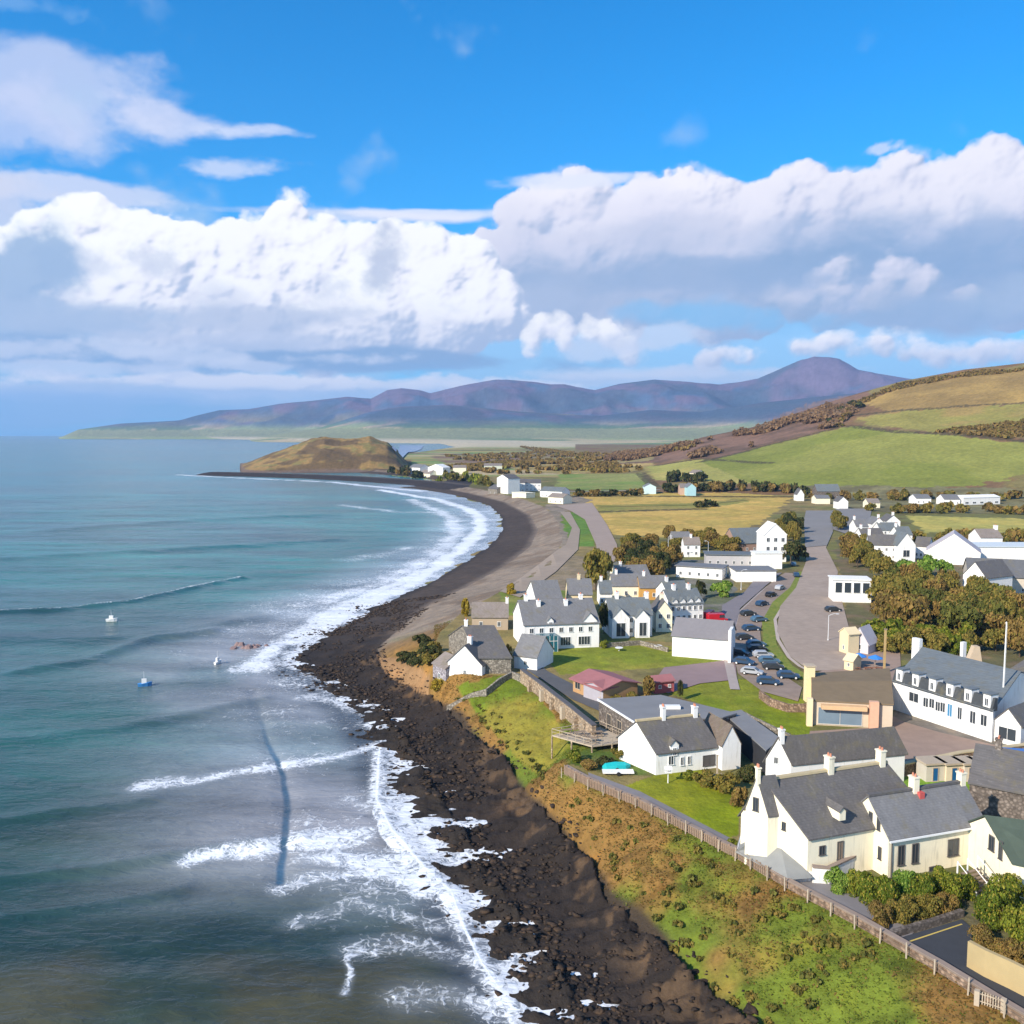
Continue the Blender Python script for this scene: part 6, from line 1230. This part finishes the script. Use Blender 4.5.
def rocks():
    g = np.random.default_rng(12); n = 190000; a = g.uniform(R_(-16), R_(30), n); r = np.sqrt(g.uniform(60**2, 300**2, n)); x = r*np.sin(a); y = r*np.cos(a)
    dW = dline(x, y, P0[:len(W_px)]); i0 = inpoly(x, y, P0); iT = inpoly(x, y, PT); dT = dline(x, y, PT[:len(T_px)])
    pr = np.where(i0 & ~iT, .22+.5*np.exp(-dW/4), 0)+np.where(~i0 & (dW < 9), .55*np.exp(-dW/4), 0)+np.where(iT & (dT < 2), .2, 0)
    pr *= sst(fbm(x, y, 8, 3, 71), .3, .6); k = g.uniform(0, 1, n) < pr; x = x[k]; y = y[k]; z = height(x, y); n = len(x)
    ph = (1+5**.5)/2; I = np.array([(-1, ph, 0), (1, ph, 0), (-1, -ph, 0), (1, -ph, 0), (0, -1, ph), (0, 1, ph), (0, -1, -ph), (0, 1, -ph), (ph, 0, -1), (ph, 0, 1), (-ph, 0, -1), (-ph, 0, 1)])/1.9
    Fc = np.array([(0, 11, 5), (0, 5, 1), (0, 1, 7), (0, 7, 10), (0, 10, 11), (1, 5, 9), (5, 11, 4), (11, 10, 2), (10, 7, 6), (7, 1, 8), (3, 9, 4), (3, 4, 2), (3, 2, 6), (3, 6, 8), (3, 8, 9), (4, 9, 5), (2, 4, 11), (6, 2, 10), (8, 6, 7), (9, 8, 1)])
    s = (g.uniform(0, 1, n)**6*.45+g.uniform(.09, .20, n))[:, None, None]; th = g.uniform(0, 6.28, n); J = I[None]*(1+g.uniform(-.5, .5, (n, 12, 3)))*np.array([1.5, 1.0, .45])*s
    c, sn = np.cos(th)[:, None], np.sin(th)[:, None]; V = np.stack([J[..., 0]*c-J[..., 1]*sn, J[..., 0]*sn+J[..., 1]*c, J[..., 2]], -1)+np.stack([x, y, np.maximum(z, -.15)+.08], -1)[:, None]
    me = bpy.data.meshes.new('shore_rocks'); me.vertices.add(n*12); me.vertices.foreach_set('co', V.astype(np.float32).ravel()); idx = (Fc[None]+np.arange(n)[:, None, None]*12).astype(np.int32).ravel()
    me.loops.add(len(idx)); me.loops.foreach_set('vertex_index', idx); me.polygons.add(n*20); me.polygons.foreach_set('loop_start', np.arange(0, n*60, 3, dtype=np.int32)); me.update(calc_edges=True)
    m = mat('wet_rock', (.022, .017, .014), .85, .5, 1.2, .6, .2, col2=(.06, .038, .024)); me.materials.append(m)
    o = bpy.data.objects.new('shore_rocks', me); COL.objects.link(o); tag(o, 'dark wet boulders scattered over the shore below the cliff', 'rocks', kind='stuff')
rocks()

# ------------------------------------------------------------------ cars, boats and small things
def car_proto(m, van=False):
    r = bpy.data.objects.new('parked_car', None); COL.objects.link(r)
    L, Wd, H = (5.2, 1.9, 2.1) if van else (4.3, 1.75, 1.45)
    sec = [(-L/2, .35), (L/2, .35), (L/2, .75), (L*.3, .95), (L*.12, H) if not van else (L*.32, H), (-L*.34, H) if not van else (-L/2, H), (-L/2, .95 if not van else H-.1)]
    mb = MB(); n = len(sec); mb.v = [(x, -Wd/2, z) for x, z in sec]+[(x, Wd/2, z) for x, z in sec]; mb.f = [tuple(range(n)), tuple(range(2*n-1, n-1, -1))]+[((k+1) % n, k, n+k, n+(k+1) % n) for k in range(n)]
    mb.build('body', m, r, bevel=.06)
    g = MB(); zw0, zw1 = (.98, H-.12) if not van else (1.1, H-.25); x0, x1 = (-L*.33, L*.16) if not van else (L*.05, L*.3)
    g.hexa([(x0-.05, -Wd/2-.015, zw0), (x1+.1, -Wd/2-.015, zw0), (x1+.1, Wd/2+.015, zw0), (x0-.05, Wd/2+.015, zw0)], [(x0+.05, -Wd/2-.015, zw1), (x1-.1, -Wd/2-.015, zw1), (x1-.1, Wd/2+.015, zw1), (x0+.05, Wd/2+.015, zw1)]); g.build('side_window', GLASS, r)
    w = MB(); a0, a1 = ((L*.285, .99), (L*.145, H-.06)) if not van else ((L*.325, 1.25), (L*.32, H-.2)); w.hexa([(a0[0]+.02, -Wd*.42, a0[1]), (a0[0]+.06, -Wd*.42, a0[1]), (a0[0]+.06, Wd*.42, a0[1]), (a0[0]+.02, Wd*.42, a0[1])], [(a1[0]+.02, -Wd*.38, a1[1]), (a1[0]+.06, -Wd*.38, a1[1]), (a1[0]+.06, Wd*.38, a1[1]), (a1[0]+.02, Wd*.38, a1[1])]); w.build('windscreen', GLASS, r)
    for sx in (-1, 1):
        for sy in (-1, 1):
            o = MB().tube((sx*L*.32, sy*(Wd/2-.2), .33), (sx*L*.32, sy*(Wd/2+.02), .33), .33, .33, 14).build('wheel', mat('tyre', (.02, .02, .02), .9, .1), r); MB().tube((sx*L*.32, sy*(Wd/2+.02), .33), (sx*L*.32, sy*(Wd/2+.04), .33), .2, .2, 10).build('rim', METAL, o)
        MB().bx(L/2-.03, L/2+.03, sx*.62-.15, sx*.62+.15, .62, .74).build('headlight', METAL, r)
    return r
CARC = {'dark blue': (.02, .05, .10), 'charcoal': (.03, .035, .04), 'steel blue': (.06, .12, .18), 'silver': (.35, .36, .38), 'black': (.012, .012, .014), 'red': (.45, .01, .02)}
cp = {}
def car(u, v, colr, rz, label, van=False, grp='cars parked in the car park'):
    key = (colr, van)
    if key not in cp: r = cp[key] = car_proto(mat('paint_'+colr.replace(' ', '_'), CARC[colr], .35, .05, spec=.6), van)
    else: r = copy_tree(cp[key])
    p = atg(u, v); r.name = 'parked_van' if van else 'parked_car'; r.location = (*p, h1(*p)+.16); r.rotation_euler = (0, 0, R_(rz)); tag(r, label, 'van' if van else 'car', grp)
for a in ((748, 616, 'charcoal', 20, 'charcoal car uppermost beside the hall'), (751, 631, 'dark blue', 12, 'dark blue car level with the gap in the verge'), (756, 647, 'steel blue', 8, 'steel blue car in the middle row of the car park'), (763, 658, 'silver', 0, 'silver car by the inner bend of the verge'), (773, 670, 'charcoal', -8, 'charcoal car low in the right row'), (788, 679, 'dark blue', -10, 'dark blue car beside the cream pillar tower'),
          (739, 656, 'black', -30, 'black car at the upper end of the left row'), (744, 665, 'dark blue', -30, 'dark blue car second down the left row'), (752, 675, 'silver', -25, 'silver car near the foot of the left row'), (768, 685, 'dark blue', -15, 'dark blue car by the pinkish roadside wall'), (780, 590, 'silver', 50, 'silver car where the car park narrows'), (796, 577, 'dark blue', 80, 'dark blue car at the top of the car park'), (793, 566, 'steel blue', 80, 'steel blue car below the tall white house trees'), (796, 559, 'black', 85, 'black car furthest up under the trees'),
          (744, 640, 'charcoal', 15, 'charcoal car tight against the white hall end wall'), (762, 606, 'dark blue', 40, 'dark blue car by the pavement above the hall'), (771, 597, 'black', 45, 'black car on the narrow stretch beside the verge'), (759, 622, 'steel blue', 20, 'steel blue car nearest the grass verge bend'),
          (757, 652, 'black', 5, 'black car tucked behind the steel blue one'), (769, 664, 'steel blue', -5, 'steel blue car between two dark ones in the right row')): car(*a)
car(709, 619, 'red', 60, 'red van nearer the white row', True, 'red vans behind the hall'); car(717, 622, 'red', 10, 'red van parked side-on behind the hall roof', True, 'red vans behind the hall'); car(834, 583, 'black', 80, 'black car beside the brown trees on the wide road', False, None)
car(833, 612, 'charcoal', 10, 'charcoal car before the white glazed pavilion', False, None)
def boat(u, v, L, mh, label, rz, sail=False):
    p = at(u, v, 0); r = empty('boat', (*p, -.1), label, 'boat', rz=R_(rz)); W_ = L*.34
    sec = [(-.5, .8), (-.2, 1.), (.2, .85), (.42, .4), (.5, .04)]; mb = MB(); lo = [(x*L*.92, -w*W_*.3, -.2) for x, w in sec]+[(x*L*.92, w*W_*.3, -.2) for x, w in sec[::-1]]; hi = [(x*L, -w*W_/2, .75+max(0, x)*.6) for x, w in sec]+[(x*L, w*W_/2, .75+max(0, x)*.6) for x, w in sec[::-1]]
    mb.hexa(lo, hi); mb.build('hull', mh, r); MB().bx(-L*.22, L*.12, -W_*.28, W_*.28, .76, 1.75).build('cabin', FRAMEW, r); MB().tube((-.05*L, 0, 1.7), (-.05*L, 0, 3.4), .05, .03, 6).build('mast', METAL, r)
    return r
boat(112, 621, 3.4, FRAMEW, 'small white boat on the swell between two wave crests', 10); boat(145, 686, 3.0, mat('boat_blue', (.05, .22, .50), .4, .1), 'small blue and white boat nearest the camera at left', 20); boat(218, 664, 2.4, FRAMEW, 'tiny white boat closest to the surf', 70)
p = at(250, 647, 0); o = MB(); rk = random.Random(4)
for k in range(9): x = rk.uniform(-7, 7); y_ = rk.uniform(-2, 2); o.tube((x, y_, -.8), (x+rk.uniform(-.5, .5), y_+rk.uniform(-.5, .5), rk.uniform(.3, .9)), rk.uniform(1., 2.2), rk.uniform(.3, .9), 7)
o = o.build('skerry', mat('pink_rock', (.22, .15, .14), .8, .3, 1., .5)); o.location = (*p, 0); tag(o, 'low pinkish rock outcrop awash in the surf off the point', 'rock')
# turquoise boat cover beside the cottage
p = atv(616, 768); r = empty('boat', (*p, 8.), 'upturned dinghy under a turquoise cover beside the cottage wall', 'boat', rz=R_(5)); mb = MB(); prev = None
secs = [(-2.0, .3, .35), (-1.5, .9, .75), (0, 1.05, .95), (1.3, .85, .85), (2.1, .12, .5)]; mb.v = []
for x, w, h in secs: mb.v += [(x, -w, 0), (x, -w*.75, h*.7), (x, 0, h), (x, w*.75, h*.7), (x, w, 0)]
for i in range(4):
    for k in range(4): mb.f.append((5*i+k, 5*i+5+k, 5*i+6+k, 5*i+1+k))
    mb.f.append((5*i+4, 5*i+9, 5*i+5, 5*i))
mb.f += [(0, 1, 2, 3, 4), (24, 23, 22, 21, 20)]; mb.build('cover', mat('turquoise_cover', (.01, .36, .38), .6, .15), r); MB().bx(-2.2, 2.2, -.1, .1, -.05, .08).build('keel_board', PALEW, r)
p = atv(618, 774); r = empty('trailer', (*p, 8.), 'low white boat trailer in front of the turquoise dinghy', 'trailer'); MB().bx(-2.2, 2.2, -.7, .7, .3, .45).build('frame', FRAMEW, r)
for sy in (-.8, .8): MB().tube((0, sy-.08, .28), (0, sy+.08, .28), .28, .28, 12).build('wheel', mat('tyre', (0, 0, 0)), r)
# garden furniture: white post sign on the lawn and benches
p = atv(668, 783); r = empty('bird_table', (*p, 8.), 'white bird table on the bright lawn before the cottage', 'bird table'); MB().tube((0, 0, -.2), (0, 0, 1.5), .08, .07, 8).build('post', FRAMEW, r); MB().bx(-.45, .45, -.35, .35, 1.5, 1.58).build('tray', FRAMEW, r)
mb = MB(); mb.hexa([(-.5, -.4, 2.0), (.5, -.4, 2.0), (.5, .4, 2.0), (-.5, .4, 2.0)], [(-.5, -.03, 2.4), (.5, -.03, 2.4), (.5, .03, 2.4), (-.5, .03, 2.4)]); mb.build('roof', FRAMEW, r)
mb = MB(); [mb.tube((sx*.4, sy*.3, 1.58), (sx*.4, sy*.3, 2.0), .03, .03, 4) for sx in (-1, 1) for sy in (-1, 1)]; mb.build('corner_post', FRAMEW, r)
p = atv(717, 781); r = empty('garden_bench', (*p, 8.), 'pale bench at the right side of the cottage lawn', 'bench', rz=.3); MB().bx(-.9, .9, -.25, .25, .42, .48).build('seat', PALEW, r); MB().bx(-.9, .9, .22, .28, .5, .95).build('backrest', PALEW, r)
for sx in (-.8, .8): MB().bx(sx-.05, sx+.05, -.22, .25, 0, .42).build('leg', PALEW, r)
p = atv(717, 778); r = empty('post', (*p, 8.), 'slim wooden post beside the cottage gable wing', 'post'); MB().bx(-.1, .1, -.1, .1, -.3, 3.2).build('shaft', PALEW, r); MB().bx(-.14, .14, -.14, .14, 3.2, 3.3).build('cap', PALEW, r)
for u, v, lab in ((619, 651, 'white garden table left on the lawn below the two-bayed house'), (658, 649, 'white garden table near the cream gabled house')):
    p = atv(u, v); r = empty('garden_table', (*p, 8.), lab, 'table', 'white tables on the lawn'); MB().tube((0, 0, .7), (0, 0, .76), .9, .9, 14).build('tabletop', FRAMEW, r); MB().tube((0, 0, 0), (0, 0, .7), .08, .06, 8).build('leg', FRAMEW, r)
# white gate at the lower end of the sea wall
p = atv(990, 1008); r = empty('gate', (*p, 8.), 'small pale wooden picket gate at the lower end of the sea wall', 'gate', rz=R_(-35))
for sx in (-1., 1.): MB().bx(sx-.2, sx+.2, -.2, .2, -.5, 1.2).build('gate_post', PALEW, r)
mb = MB(); [mb.bx(-.8+k*.2-.04, -.8+k*.2+.04, -.03, .03, .1, 1.2) for k in range(9)]; mb.bx(-.8, .8, -.05, -.03, .3, .38).bx(-.8, .8, -.05, -.03, .95, 1.03); mb.build('leaf', PALEW, r)
